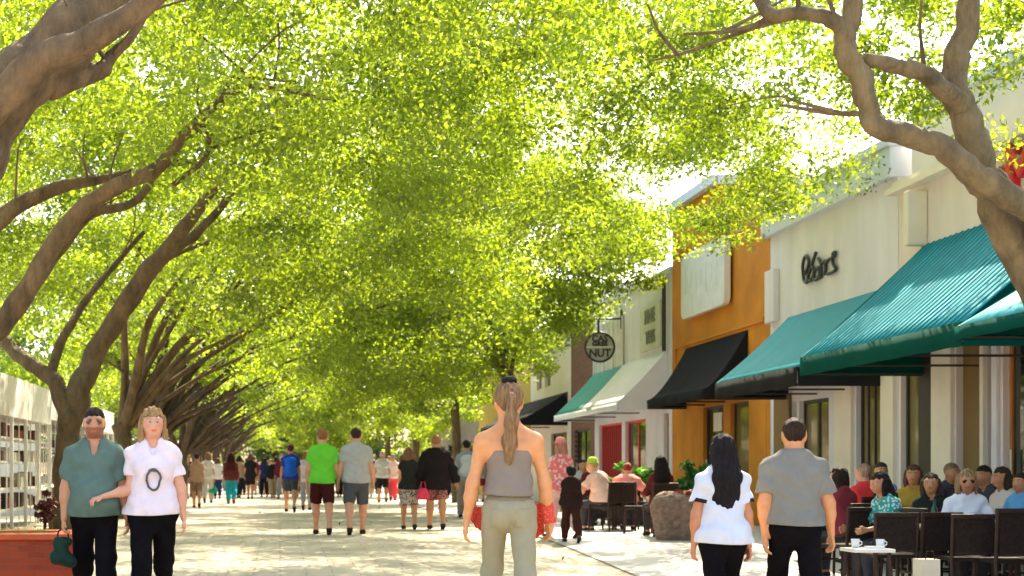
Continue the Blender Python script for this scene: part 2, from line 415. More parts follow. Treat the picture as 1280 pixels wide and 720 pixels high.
        for sg in (-1, 1): spot(sg*.045, .03, -.02, .02, .018, base*np.array([1.06, .82, .8]))
        if beard:
            d = (Lv[:, 1] > .0) & (Lv[:, 2] < -.034) & (Lv[:, 2] > -.13) & ~((np.abs(Lv[:, 0]) < .02) & (np.abs(Lv[:, 2] + .061) < .009)) & (Lv[:, 2] > -.13 + 0*Lv[:, 0])
            C[d] = C[d]*.25 + np.array(beard, np.float32)*.75
    np_mesh('body', V, Q, skin_mat(), root, True, C)

    def garment(name, F, gg, m, par=root):
        V, Q = surf(gg, F)
        if len(V) == 0: return None
        return np_mesh(name, V, Q, m, par, True)
    hc = h*1.1 if hero else h
    def wr(gg, amp, s=1.0):
        x, y, zz = gg.pts()
        return amp*(np.sin(x*31*s + 3*np.sin(zz*13*s + X) + X) + np.sin(zz*34*s + 3*np.sin(x*13*s + X*2) + y*20)*.9 + np.sin(x*24 + zz*52*s + 2*np.sin(y*18))*.7 + np.sin(x*60*s + 5*np.sin(zz*6 + X))*np.clip((Tz(1.15) - zz)*5, 0, 1.2))
    def mk_top(t, extra=0):
        e0 = t.get('ease', .016)*k + extra; sl = t.get('sleeve', .6); ps = [p for p in torso]
        ps2 = list(ps); hem = t.get('hem', .88)
        if not t.get('bandeau'): ps2 += yoke
        sleeves = []
        for i, sg in enumerate((-1, 1)):
            S, Ej, Wj, d1, d2 = J[sg]; S, Ej, Wj = S + sh, Ej + sh, Wj + sh; ru = ups[i][0].ra
            if t.get('bandeau') or sl <= 0: continue
            if sl <= 1: sleeves.append(cone(S, S + (Ej - S)*sl, ru*1.0, ru*t.get('flare', 1.05), cap=True))
            else:
                sleeves += [cone(S, Ej, ru, ru*.95), cone(Ej, Ej + (Wj - Ej)*(sl-1), ru*.95, ru*.75, cap=True)]
        if hem < .8:
            ps2.append(cone(T(0, 0, .95) + sh, T(0, 0, hem) + sh, Rr(.15), Rr(.15) + t.get('skirt', .0)*k, q=1.15, cap=True))
        else: ps2.append(cone(T(0, 0, 1.05) + sh, T(0, 0, hem - .01) + sh, Rr(.135), Rr(.142), q=1.25))
        b = bounds(ps2 + sleeves, e0 + .015); gg = Grid(b[0], b[1], hc)
        F = gg.field(ps2, .02, e0)
        if sleeves: F = smin(F, gg.field(sleeves, .012, e0*.55), .02)
        x, y, zz = gg.pts(); F = F + wr(gg, .0046*k*t.get('wr', 1)) - .002*t.get('wr', 1) - (0 if t.get('bandeau') else .011)*np.clip((Tz(1.06) - zz)/.08, 0, 1)
        F = np.maximum(F, (Tz(hem) - zz) - .02*np.sin(x*9 + 1)*.4)
        if t.get('bandeau'): F = np.maximum(F, zz - Tz(t['bandeau']))
        else:
            F = np.maximum(F, zz - Tz(1.525))
            nb = T(0, .0, 1.40) + sh; nt_ = T(0, .02, 1.60) + sh; F = np.maximum(F, -dist(cone(nb + (nt_-nb)*.25, nt_, neckr*k*(1.34 if fem else 1.15), neckr*k*1.5), x, y, zz))
            if t.get('vneck'):
                v = cone(T(0, .10, 1.47) + sh, T(0, .115, 1.425 - t['vneck']) + sh, .052*k, .012*k); F = np.maximum(F, -dist(v, x, y, zz))
        return F, gg
    if top:
        F, gg = mk_top(top); m = top['mat'] if 'mat' in top else cloth(top['color'])
        to = garment(top.get('name', 'shirt'), F, gg, m)
        if top.get('trim'):
            mb = MB()
            for i, sg in enumerate((-1, 1)):
                S, Ej, Wj, d1, d2 = J[sg]; S = S + sh; Ej = Ej + sh; c0 = S + (Ej - S)*(top['sleeve'] - .09); c1 = S + (Ej-S)*(top['sleeve'] + .012); ru = ups[i][0].ra*1.05 + top.get('ease', .016)*k*.75 + .006
                mb2 = MB(); mb2.tube([c0, c1], [ru, ru + .003], 20); mb2.build('sleeve_trim', cloth(top['trim']), to, True)
        if top.get('collar'):
            c = T(0, -.008, 1.47) + sh; mb = MB(); pr = []
            for a in range(21):
                t_ = math.pi*2*a/20; pr.append((math.cos(t_), math.sin(t_)))
            rr = neckr*k + .014
            for j, (r1, dz_) in enumerate(((rr + .012, -.012), (rr + .004, .022), (rr - .006, .024), (rr + .002, -.01))):
                for cx, cy in pr[:-1]: mb.v.append((c[0] + cx*r1, c[1] + cy*r1*1.05 + .004, c[2] + dz_))
            for j in range(3):
                for a in range(20): mb.f.append((j*20 + a, j*20 + (a+1) % 20, (j+1)*20 + (a+1) % 20, (j+1)*20 + a))
            mb.build('collar', m, to, True)
        if top.get('print'): top['print'](to, T, sh, k)
    if bottom:
        kind = bottom['kind']; e0 = bottom.get('ease', .014)*k; ps = []
        waist = bottom.get('waist', .955 if top and top.get('hem', .86) < .95 else 1.0)
        hipp = [p for p in torso if p.a[2] < Tz(1.06)] + [cone(T(0, 0, .95) + sh, T(0, 0, 1.04) + sh, Rr(.132*hip), Rr(.115*hip), q=1.35)]
        if kind == 'skirt':
            ps = hipp + [cone(T(0, 0, .95) + sh, T(0, 0, bottom['hem']) + sh, Rr(.14), bottom.get('flare', .2)*k, q=1.15, cap=True)]
            if seat is not None: ps = hipp + sum(thighs, [])
        else:
            ps = list(hipp)
            for i, sg in enumerate((-1, 1)):
                if kind == 'shorts':
                    th = thighs[i][0]; d = th.b - th.a; fl = bottom.get('flare', 1.1)
                    ps.append(cone(th.a, th.a + d*bottom.get('len', .85), th.ra, th.rb*fl*1.12, cap=True))
                else:
                    th = thighs[i][0]; ps.append(cone(th.a, th.b, th.ra, th.rb + bottom.get('loose', .0)))
                    sn = shins[i]; ps.append(cone(sn[0].a, sn[0].b, sn[0].ra + bottom.get('loose', 0), sn[0].rb + bottom.get('loose', 0)))
                    ps.append(cone(sn[1].a, sn[1].a + (sn[1].b - sn[1].a)*.93, sn[1].ra + bottom.get('loose', 0), sn[1].rb + .006 + bottom.get('loose', 0), cap=True))
        b = bounds(ps, e0 + .015); gg = Grid(b[0], b[1], hc); F = gg.field(ps, .014, e0); x, y, zz = gg.pts()
        F = F + wr(gg, .0026*k, .8); F = np.maximum(F, zz - Tz(waist))
        bo = garment({'skirt': 'skirt', 'shorts': 'shorts', 'trousers': 'trousers'}[kind], F, gg, bottom.get('mat') or cloth(bottom['color']))
        if bottom.get('belt'):
            F2 = gg.field(ps, .014, e0 + .007); F2 = np.maximum(np.maximum(F2, zz - Tz(waist - .003)), Tz(waist - .04) - zz); garment('waistband', F2, gg, cloth(bottom['belt']), bo)
        if bottom.get('pockets') and mid:
            F3 = gg.field(ps, .014, e0 + .004)
            for sg in (-1, 1):
                c = T(sg*.075, -.13, .875) + sh; bx_ = np.maximum(np.maximum(np.abs(x - c[0]) - .055*k, np.abs(zz - c[2]) - .06*k), y)
                garment('pocket', np.maximum(F3, bx_), gg, bottom.get('mat') or cloth(bottom['color']), bo)
    if shoes is not None:
        for i, sg in enumerate((-1, 1)):
            ps = footp[i]; b = bounds(ps, .02); gg = Grid(b[0], b[1], hc); F = gg.field(ps, .012, .008*k); x, y, zz = gg.pts()
            F = np.maximum(F, zz - (ps[0].a[2] + .0)); F = np.maximum(F, -zz + .001) if seat is None else F
            garment('shoe', F, gg, cloth(shoes))
    if hair:
        hm = hair_mat(hair['color']); st = hair['style']
        S2 = lambda x, y, z: HH(x, y, z) + sh
        cap = [ell(S2(0, -.012, .026), np.array([.076, .094, .092])*k, ME)]; e = hair.get('vol', .014)*k
        extra = []
        if st in ('long', 'bob'):
            L_ = hair.get('len', .42 if st == 'long' else .2)*k
            bx0 = S2(0, -.045, .0); dn = np.array([0, -.02, -1.0])
            wd = hair.get('w', .07)*k
            for o in (-1, -.5, 0, .5, 1):
                a = S2(o*.066, -.055 + .02*abs(o), .0); bb = a + np.array([o*(wd - .066*k), -.045*k if st == 'long' else 0, -L_*(1 - .1*abs(o))]); md = a + (bb-a)*.5 + np.array([0, -.055*k if st == 'long' else 0, 0])
                extra += [cone(a, md, .046*k, .044*k), cone(md, bb, .044*k, .036*k)]
            for o in (-1, 1): extra.append(cone(S2(o*.078, .0, .02), S2(o*.09, .01, -.02) + dn*hair.get('side', .12)*k, .026*k, .024*k))
        if st in ('pony', 'ponybun'):
            a = S2(0, -.1, .03); pts_ = [a, a + np.array([0, -.045, -.03])*k, a + np.array([-.004, -.05, -.16])*k, a + np.array([-.012, -.02, -.30])*k, a + np.array([-.014, -.008, -.42])*k]
            rr = [.02, .03, .042, .047, .03]
            for j in range(4): extra.append(cone(pts_[j], pts_[j+1], rr[j]*k, rr[j+1]*k, q=1.2))
        if st == 'bun': extra.append(ell(S2(0, -.09, .06), np.array([.045, .045, .045])*k))
        if st == 'afro': e = .04*k
        b = bounds(cap + extra, e + .02); gg = Grid(b[0], b[1], hc); x, y, zz = gg.pts()
        F = gg.field(cap, .01, e)
        # carve the face away: in head space
        lx = (x - Hs[0]); ly = (y - Hs[1]); lz = (zz - Hs[2])
        u = (MH[0][0]*lx + MH[1][0]*ly + MH[2][0]*lz)/k; v = (MH[0][1]*lx + MH[1][1]*ly + MH[2][1]*lz)/k; q_ = (MH[0][2]*lx + MH[1][2]*ly + MH[2][2]*lz)/k
        line = hair.get('line', .042 if hair['style'] == 'short' else .052)
        facecut = np.minimum(v - .0 - .35*np.clip(q_, -.2, .02), line + .25*u*u*30*0 - q_)   # >0 inside the face region
        low_ = (-.035 - q_) if st not in ('short', 'pony', 'ponybun', 'bun') else (-.045 - q_ - .3*np.clip(-v, 0, .1))
        F = np.maximum(F, facecut); F = np.maximum(F, low_) if st != 'afro' else F
        if st in ('pony', 'ponybun', 'bun', 'short'): F = np.maximum(F, np.minimum(v - .015, -q_ + .012) )
        if extra: F = smin(F, gg.field(extra, .012, 0), .014)
        if st in ('long', 'bob'): F = np.maximum(F, np.minimum(np.minimum(v - .015, line - q_), .074 - np.abs(u)))
        fq = 1/k
        F = F + (.0035*np.sin(u*150 + 2*np.sin(q_*22)) + .003*np.sin(v*110 + q_*15))*k*(1 if hair.get('straight') else 1.5 if st != 'short' else .6)
        if not hair.get('straight') and st != 'short': F = F + .004*np.sin(u*70 + q_*80)*np.sin(v*65 - q_*60)
        ho = garment('hair', F, gg, hm)
        if st == 'ponybun':
            gg = Grid(S2(0, -.02, .12) - .1, S2(0, -.02, .12) + .1, hc); F = gg.field([ell(S2(0, -.03, .132), np.array([.052, .048, .034])*k)], .01)
            garment('hair_bun', F, gg, hair_mat(hair.get('bun', (.02, .015, .015))), ho)
            MB().tube([S2(0, -.108, .035), S2(0, -.135, .02)], .026*k, 12).build('hair_tie', cloth((.5, .2, .12)), ho, True)
        if st == 'cap':
            pass
    if glasses is not None and mid:
        mb = MB()
        for sg in (-1, 1):
            c = HH(sg*.033, .110, .008) + sh
            ring = [c + (MH @ np.array([.031*math.cos(a)*k, 0, .021*math.sin(a)*k])) for a in [2*math.pi*j/12 for j in range(12)]]
            n0 = len(mb.v); off = MH @ np.array([0, .004, 0]); mb.v += [tuple(r_) for r_ in ring] + [tuple(r_ + off) for r_ in ring]
            mb.f += [tuple(n0 + j for j in range(12)), tuple(n0 + 12 + j for j in reversed(range(12)))] + [(n0 + j, n0 + (j+1) % 12, n0 + 12 + (j+1) % 12, n0 + 12 + j) for j in range(12)]
            mb.tube([HH(sg*.056, .108, .012) + sh, HH(sg*.084, .0, .006) + sh], .0035, 6)
        mb.tube([HH(-.012, .114, .012) + sh, HH(.012, .114, .012) + sh], .003, 6)
        mb.build('sunglasses', mat('dark_glasses', glasses, .2), root)
    if hair and hair.get('hat'):
        hcx = HH(0, -.005, .03) + sh; hk_ = k; mb = MB()
        pr = [(.0, .118), (.05, .112), (.085, .08), (.098, .03), (.1, .02), (.1 + hair.get('brim', .07), .008), (.1 + hair.get('brim', .07), .002), (.098, .008)]
        mb.lathe([(max(r_, .001)*hk_, z_*hk_) for r_, z_ in reversed(pr)], 20, tuple(hcx + np.array([0, 0, .02])*k)); mb.build('hat', cloth(hair['hat']), root, True)
    if pack:
        c = T(0, -.2, 1.2) + sh; gg = Grid(c - np.array([.2, .16, .3]), c + np.array([.2, .2, .3]), hc)
        F = gg.field([cone(c + np.array([-.07, 0, -.14])*k, c + np.array([.07, 0, -.14])*k, .1*k), cone(c + np.array([-.07, .01, .12])*k, c + np.array([.07, .01, .12])*k, .085*k), cone(c + np.array([0, 0, -.14])*k, c + np.array([0, .01, .12])*k, .11*k), cone(c + np.array([-.0, -.09, -.1])*k, c + np.array([.0, -.09, -.03])*k, .05*k)], .03)
        pk = MB(); Vp, Qp = surf(gg, F)
        bag = empty('backpack', (X, Y, z0 + dz), R(face), pack[1], 'backpack')
        np_mesh('pack_body', Vp, Qp, cloth(pack[0]), bag, True)
        for sg in (-1, 1):
            MB().tube([T(sg*.09, -.12, 1.38) + sh, T(sg*.11, -.02, 1.455) + sh, T(sg*.115, .06, 1.44) + sh, T(sg*.12, .125, 1.33) + sh, T(sg*.13, .1, 1.2) + sh, T(sg*.12, -.1, 1.08) + sh], .017*k, 8).build('strap', cloth([c_*.5 for c_ in pack[0]]), bag, True)
    root['_j'] = 0; del root['_j']
    return root, {'T': T, 'sh': sh, 'J': J, 'k': k, 'HH': HH}
# ================================================================ light, camera
w = bpy.data.worlds.new("World"); scene.world = w; w.use_nodes = True
SUN_AZ, SUN_EL = R(22), R(50)          # azimuth measured from +Y towards +X
nt = w.node_tree; bg = nt.nodes['Background']; sky = nt.nodes.new('ShaderNodeTexSky'); sky.sky_type = 'NISHITA'
sky.sun_disc = False; sky.sun_elevation = SUN_EL; sky.sun_rotation = SUN_AZ; sky.air_density = 1.3; sky.dust_density = 3.5; sky.ozone_density = .6
nt.links.new(sky.outputs[0], bg.inputs[0]); bg.inputs[1].default_value = .15
sd = bpy.data.lights.new('sun', 'SUN'); sd.energy = 5.0; sd.angle = R(.5); sd.color = (1, .885, .67)
so = bpy.data.objects.new('sun', sd); COL.objects.link(so)
dsun = Vector((math.sin(SUN_AZ)*math.cos(SUN_EL), math.cos(SUN_AZ)*math.cos(SUN_EL), math.sin(SUN_EL)))
so.rotation_euler = dsun.to_track_quat('Z', 'Y').to_euler(); so.location = dsun*60
cd = bpy.data.cameras.new('camera'); cam = bpy.data.objects.new('camera', cd); COL.objects.link(cam); scene.camera = cam
cam.location = (0, 0, CAMZ); cam.rotation_euler = (R(90), 0, 0); cd.sensor_width = 36; cd.lens = 36*F_PX/1280
cd.shift_x = (640 - VX)/1280; cd.shift_y = (VY - 360)/1280; cd.clip_end = 2000
cd.dof.use_dof = True; cd.dof.focus_distance = 11.5; cd.dof.aperture_fstop = 3.2
vs = scene.view_settings; vs.view_transform = 'Standard'; vs.look = 'None'; vs.gamma = 1; vs.exposure = EXPO
cy = scene.cycles; cy.max_bounces = 8; cy.diffuse_bounces = 5; cy.transmission_bounces = 4; cy.glossy_bounces = 2; cy.use_denoising = True
cy.caustics_reflective = False; cy.caustics_refractive = False; cy.sample_clamp_indirect = 8

# ================================================================ ground
def ground_mat():
    m, nt, b, N, L = new_mat('paving'); b.inputs['Roughness'].default_value = .85
    tc = N('ShaderNodeTexCoord'); br = N('ShaderNodeTexBrick'); br.inputs['Scale'].default_value = 1.0
    br.inputs['Brick Width'].default_value = .6; br.inputs['Row Height'].default_value = .4; br.inputs['Mortar Size'].default_value = .011
    br.inputs['Color1'].default_value = (.45, .385, .29, 1); br.inputs['Color2'].default_value = (.49, .42, .32, 1); br.inputs['Mortar'].default_value = (.33, .27, .2, 1)
    L(tc.outputs['Object'], br.inputs['Vector'])
    n = N('ShaderNodeTexNoise'); n.inputs['Scale'].default_value = .6; n.inputs['Detail'].default_value = 8; L(tc.outputs['Object'], n.inputs['Vector'])
    r = N('ShaderNodeValToRGB'); r.color_ramp.elements[0].position = .3; r.color_ramp.elements[1].position = .65
    r.color_ramp.elements[0].color = (.72, .7, .66, 1); r.color_ramp.elements[1].color = (1.05, 1.05, 1.05, 1); L(n.outputs['Fac'], r.inputs[0])
    mx = N('ShaderNodeMix'); mx.data_type = 'RGBA'; mx.blend_type = 'MULTIPLY'; mx.inputs[0].default_value = 1
    L(br.outputs['Color'], mx.inputs[6]); L(r.outputs[0], mx.inputs[7]); L(mx.outputs[2], b.inputs['Base Color'])
    bp = N('ShaderNodeBump'); bp.inputs['Strength'].default_value = .4; bp.inputs['Distance'].default_value = .006; bp.invert = True
    L(br.outputs['Fac'], bp.inputs['Height']); L(bp.outputs[0], b.inputs['Normal']); return m
def sheet(name, x0, x1, ys, dz, m, nx=24):
    xs = np.linspace(x0, x1, nx); V = []; 
    for y in ys:
        for x in xs: V.append((x, y, float(gz(x, y)) + dz))
    n = nx; Fq = [(j*n+i, j*n+i+1, (j+1)*n+i+1, (j+1)*n+i) for j in range(len(ys)-1) for i in range(n-1)]
    o = np_mesh(name, V, Fq, m); setp(o, kind='structure'); return o
ysn = list(np.linspace(-6, 26, 65)) + [30, 40, 60, 90, 140, 200]
xs_far = 400
gm = ground_mat()
def ground_sheet():
    xs = [-600, -60, -20] + list(np.linspace(-12, 14, 53)) + [20, 60, 600]; ys = [-300, -40] + ysn + [1500]
    V = [(x, y, float(gz(x, y))) for y in ys for x in xs]; n = len(xs)
    Fq = [(j*n+i, j*n+i+1, (j+1)*n+i+1, (j+1)*n+i) for j in range(len(ys)-1) for i in range(n-1)]
    setp(np_mesh('ground', V, Fq, gm), kind='structure')
ground_sheet()
sheet('sidewalk', 4.35, 9.38, ysn, .012, mat('sidewalk_concrete', (.50, .46, .43), .8, .1, 1.2, .25, 60))
# expansion joints of the sidewalk are inlaid strips
mj = mat('joint', (.2, .18, .16), .9)
sheet('kerb_strip', 4.2, 4.35, ysn, .016, mat('kerb_stone', (.5, .46, .42), .8, .12, 2), 3)

# ================================================================ buildings along the right
WX = 9.4
G_CLEAR = glass_mat('window_glass'); G_WARM = glass_mat('painted_glow_glass', (.17, .135, .045), .06)  # golden light in the shop panes is painted as their glass colour
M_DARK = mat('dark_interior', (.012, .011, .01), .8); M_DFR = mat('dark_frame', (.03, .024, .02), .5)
M_CREAM = mat('cream_stucco', (.76, .675, .655), .85, .10, 1.6, .25, 30, stretch=(1, 1, .35)); M_WHITE = mat('white_stucco', (.74, .715, .79), .85, .09, 1.5, .25, 30, stretch=(1, 1, .35))
M_COPING = mat('coping', (.64, .68, .76), .7, .06, 1); M_TRIM = mat('cream_paint', (.78, .71, .6), .7, .06, 2)
M_ORANGE = mat('orange_stucco', (.60, .225, .014), .85, .2, 1.1, .25, 30); M_MUST = mat('mustard_stucco', (.5, .36, .06), .85, .1, 1.4)
M_TAN = mat('tan_panel', (.19, .115, .035), .6, .1, 2); M_PALE = mat('pale_plaster', (.8, .74, .66), .85, .05, 1.2)
M_BRICK = brick_mat('red_brick', (.25, .085, .05), (.17, .06, .04), (.3, .24, .2), 2.2, (0, R(90), R(90)))
M_WOODOR = mat('orange_wood', (.5, .2, .05), .5, .2, 3)

def building(name, label, y0, y1, top, m, ops=(), depth=7, group=None):
    """front wall with real openings, side walls, roof, dark room behind; openings: (ya, yb, za, zb, kind)"""
    root = empty(name, (WX, (y0+y1)/2, 0), 0, label, 'building'); ox, oy = -WX, -(y0+y1)/2
    mb = MB(); t = .28; zb = -.4
    ops = sorted(ops); c = y0
    for (a, b, za, zt, *_) in ops:
        if a > c: mb.box(0, t, c+oy, a+oy, zb, top)
        if za > zb: mb.box(0, t, a+oy, b+oy, zb, za)
        mb.box(0, t, a+oy, b+oy, zt, top); c = b
    if c < y1: mb.box(0, t, c+oy, y1+oy, zb, top)
    mb.box(t, depth, y0+oy+.003, y0+oy+.25, zb, top - .003); mb.box(t, depth, y1+oy-.25, y1+oy-.003, zb, top-.003); mb.box(depth, depth+.25, y0+oy+.003, y1+oy-.003, zb, top-.003)
    mb.build('wall', m, root)
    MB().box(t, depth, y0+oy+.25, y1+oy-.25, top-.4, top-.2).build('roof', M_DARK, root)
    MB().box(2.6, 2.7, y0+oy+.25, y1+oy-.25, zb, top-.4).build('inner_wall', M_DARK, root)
    for (a, b, za, zt, kind, *ex) in ops:
        fr = ex[0] if ex else M_DFR
        a_, b_ = a+oy, b+oy; f = .06; mbf = MB()
        mbf.box(.08, .16, a_+.002, a_+f, za, zt-.002); mbf.box(.08, .16, b_-f, b_-.002, za, zt-.002); mbf.box(.08, .16, a_+f, b_-f, zt-f, zt-.002)
        if kind == 'window' or kind == 'bars': mbf.box(.08, .16, a_+f, b_-f, za, za+f)
        if kind == 'bars':
            n = max(2, int((b-a)/.22))
            for j in range(1, n): mbf.box(.085, .15, a_+(b-a)*j/n-.02, a_+(b-a)*j/n+.02, za+f, zt-f)
        if kind == 'door': mbf.box(.085, .15, (a_+b_)/2-.05, (a_+b_)/2+.05, za, zt-f); mbf.box(.085, .15, a_+f, b_-f, za, za+.3)
        if kind == 'door2': mbf.box(.085, .15, a_+f, b_-f, za, za+.35)
        if kind != 'panel':
            wn = mbf.build('door' if 'door' in kind else 'window', fr, root)
            MB().box(.11, .12, a_+f, b_-f, za+.01, zt-f-.003).build('pane', ex[1] if len(ex) > 1 else G_CLEAR, wn)
            if 'door' in kind: MB().tube([(.04, b_-f-.06, 1.0), (.04, b_-f-.06, 1.35)], .016, 8).build('handle', M_TRIM, wn)
        else: MB().box(.1, .18, a_+.002, b_-.002, za, zt-.002).build('panel', fr, root)
    return root, oy
def wy(px): return WX*F_PX/(px-VX)      # distance along the street of a point on the shop fronts

b, oy = building('corner_building', 'cream stucco building with a cornice and red letters, nearest on the right', 7.5, 21.88, 5.25, M_CREAM,
   [(wy(1150), wy(1126), 0.0, 2.9, 'window', M_DFR, G_WARM), (wy(1228), wy(1195), -.2, 2.9, 'panel', M_TAN), (wy(1243), wy(1234), -.1, 2.9, 'panel', M_DARK), (wy(1330), wy(1254), -.2, 2.75, 'door', M_WOODOR),
    (9, 13.4, .4, 2.9, 'window')][::1])
for a, bb, m, n, pr in ((1193, 1168.5, M_TRIM, 'pilaster', .06), (1250, 1243.5, M_WHITE, 'post', .05), (1167.5, 1151, M_DFR, 'pilaster', .04), (1233, 1228.6, M_TRIM, 'post', .05)):
    MB().box(-pr, -.002, wy(a)+oy, wy(bb)+oy, -.3, 3.2).build(n, m, b, bevel=.008)
MB().prism([(-.22, 5.25), (-.22, 5.33), (-.10, 5.36), (-.10, 5.45), (.28, 5.45), (.28, 5.25)], 'y', 7.5+oy, 21.88+oy).build('cornice', M_TRIM, b)
MB().box(.12, 6.9, 7.5+oy, 21.7+oy, 5.45, 6.35).build('upper_wall', M_PALE, b)
MB().box(.06, 6.9, 7.5+oy, 21.75+oy, 6.35, 6.5).build('coping', M_COPING, b)
MB().box(-.3, -.003, wy(1160)+oy, wy(1160)+.14+oy, 4.35, 5.15).build('blade_panel', M_TRIM, b, bevel=.02)
b, oy = building('white_building', 'white stucco building with pale parapet and black script sign', 21.9, 27.6, 5.55, M_WHITE,
   [(wy(1104), wy(1070), -.05, 2.6, 'bars', M_DFR, G_WARM), (wy(1036), wy(999), .0, 2.35, 'door', M_DFR, G_WARM), (wy(996), wy(990), 0, 2.35, 'panel', M_DFR)])
MB().box(-.14, .4, 21.88+oy, 27.75+oy, 5.55, 6.02).build('parapet', M_COPING, b, bevel=.01)
MB().box(-.19, .45, 21.85+oy, 27.8+oy, 6.02, 6.15).build('coping', M_COPING, b, bevel=.01)
MB().box(-.12, -.003, 27.1+oy, 27.6+oy, 3.9, 4.9).build('downpipe_box', M_WHITE, b, bevel=.02)
MB().box(-.06, -.002, wy(1121)+oy, wy(1105)+oy, -.3, 3.0).build('pilaster', M_TRIM, b); MB().box(-.06, -.002, wy(1068)+oy, wy(1047)+oy, -.3, 2.9).build('pilaster', M_TRIM, b)
MB().box(-.06, -.002, wy(990)+oy, wy(971)+oy, -.3, 2.5).build('pilaster', M_TAN, b)
# script sign: strokes standing off the wall
def stroke_sign():
    yr = wy(1028); zr = CAMZ + (591-334)/((1028-350)/WX)
    st = [[(215,540),(185,595),(145,570),(128,470),(125,330),(165,215),(212,280),(195,390),(150,480)], [(312,170),(275,290),(235,410),(200,510),(215,570),(262,545),(288,450),(270,375),(225,420)],
          [(292,430),(285,545),(335,540),(365,470),(345,380),(300,420)], [(345,250),(385,330),(382,500),(360,520)], [(385,340),(440,290),(452,400),(440,480)],
          [(450,330),(500,265),(560,235),(575,180),(545,195),(548,330),(585,400),(540,445),(470,470)]]
    mb = MB()
    for p in st:
        q = [Vector((-.05, -(u-363)/11.07*yr/678, ((377-v) - .379*(u-363))/11.07/72.1)) for u, v in p]; pts = []
        for i in range(len(q)-1):
            p0, p1, p2, p3 = q[max(i-1,0)], q[i], q[i+1], q[min(i+2,len(q)-1)]
            for t in (0, .25, .5, .75): pts.append(.5*((2*p1)+(p2-p0)*t+(2*p0-5*p1+4*p2-p3)*t*t+(3*p1-p0-3*p2+p3)*t**3))
        pts.append(q[-1]); mb.tube(pts, .03, 8)
    o = mb.build('shop_sign', mat('black_metal', (.02, .025, .025), .4), None, True); o.location = (WX - .0, yr, zr)
    setp(o, 'black looping script lettering fixed on the white stucco wall', 'sign')
stroke_sign()

def text_obj(name, txt, size, loc, m, parent=None, ext=.02, off=0, align='CENTER', sx=1, bev=0):
    cu = bpy.data.curves.new(name, 'FONT'); cu.body = txt; cu.size = size; cu.extrude = ext; cu.offset = off; cu.bevel_depth = bev; cu.bevel_resolution = 2; cu.align_x = align; cu.align_y = 'CENTER'; cu.resolution_u = 3
    o = bpy.data.objects.new(name, cu); COL.objects.link(o); dg = bpy.context.evaluated_depsgraph_get(); me = bpy.data.meshes.new_from_object(o.evaluated_get(dg)); bpy.data.objects.remove(o)
    o = link_mesh(name, me, m, parent); o.matrix_local = Matrix(((0, 0, -1, loc[0]), (-sx, 0, 0, loc[1]), (0, 1, 0, loc[2]), (0, 0, 0, 1))); return o
M_RED = mat('red_sign_paint', (.68, .03, .045), .5, .05)
o = text_obj('shop_sign', 'mMv', .95, (WX-.06, wy(1277), 4.83), M_RED, None, .03, 0, bev=.04)
setp(o, 'red bulbous letters on the cream wall beside the tree trunk', 'sign')

b, oy = building('orange_building', 'tall orange stucco building with a blank white signboard', 27.62, 34.5, 6.5, M_ORANGE,
   [(wy(958.5), wy(957.9), 0, 2.4, 'panel', M_DARK), (wy(936), wy(913), .0, 2.5, 'window', M_DFR, G_WARM), (wy(904), wy(879), -.02, 2.5, 'door2', M_DFR)])
MB().box(-.05, -.002, 27.9+oy, 34.2+oy, 3.98, 4.06).build('moulding', M_ORANGE, b); MB().box(.0, 6.8, 31.0+oy, 34.48+oy, 6.5, 7.25).build('upper_wall', M_ORANGE, b); MB().box(-.15, 6.85, 30.9+oy, 34.55+oy, 7.25, 7.45).build('coping', M_COPING, b); MB().box(-.06, .3, 27.64+oy, 30.89+oy, 6.5, 6.58).build('coping', M_ORANGE, b)
MB().box(-.05, -.002, 34.1+oy, 34.2+oy, 2.6, 3.98).build('moulding', M_ORANGE, b)
MB().box(.05, .07, wy(899)+oy, wy(889)+oy, 1.95, 2.35).build('notice', M_TRIM, b)
sb = empty('signboard', (WX, 31, 4.9), 0, 'white round-cornered signboard with faint worn lettering on the orange wall', 'sign')
def rrect(a, b_, c, d, r, n=5):
    P = []
    for cx, cy_, s0 in ((b_-r, d-r, 0), (a+r, d-r, 90), (a+r, c+r, 180), (b_-r, c+r, 270)):
        for i in range(n+1): t = R(s0 + 90*i/n); P.append((cx + r*math.cos(t), cy_ + r*math.sin(t)))
    return P
yA, yB = wy(862), wy(917)
MB().prism([(p[0]-31, p[1]-4.9) for p in rrect(yB, yA, 4.55, 6.0, .18)], 'x', -.2, -.06).build('board', mat('sign_white', (.78, .79, .74), .5, .08, 4), sb, bevel=.01)
MB().box(-.06, -.002, yB+.6-31, yA-.6-31, 4.75-4.9, 5.75-4.9).build('bracket', M_DARK, sb)
m_faint = mat('faint_paint', (.6, .6, .53), .7)
mb = MB()
for i, (u, hgt) in enumerate(((.14, .5), (.26, .3), (.38, .55), (.5, .35), (.62, .48), (.74, .3), (.86, .4))):
    yy = yB + (yA-yB)*u - 31; mb.box(-.203, -.2, yy, yy+.035, .55-hgt*.9, .62)
mb.build('lettering', m_faint, sb)

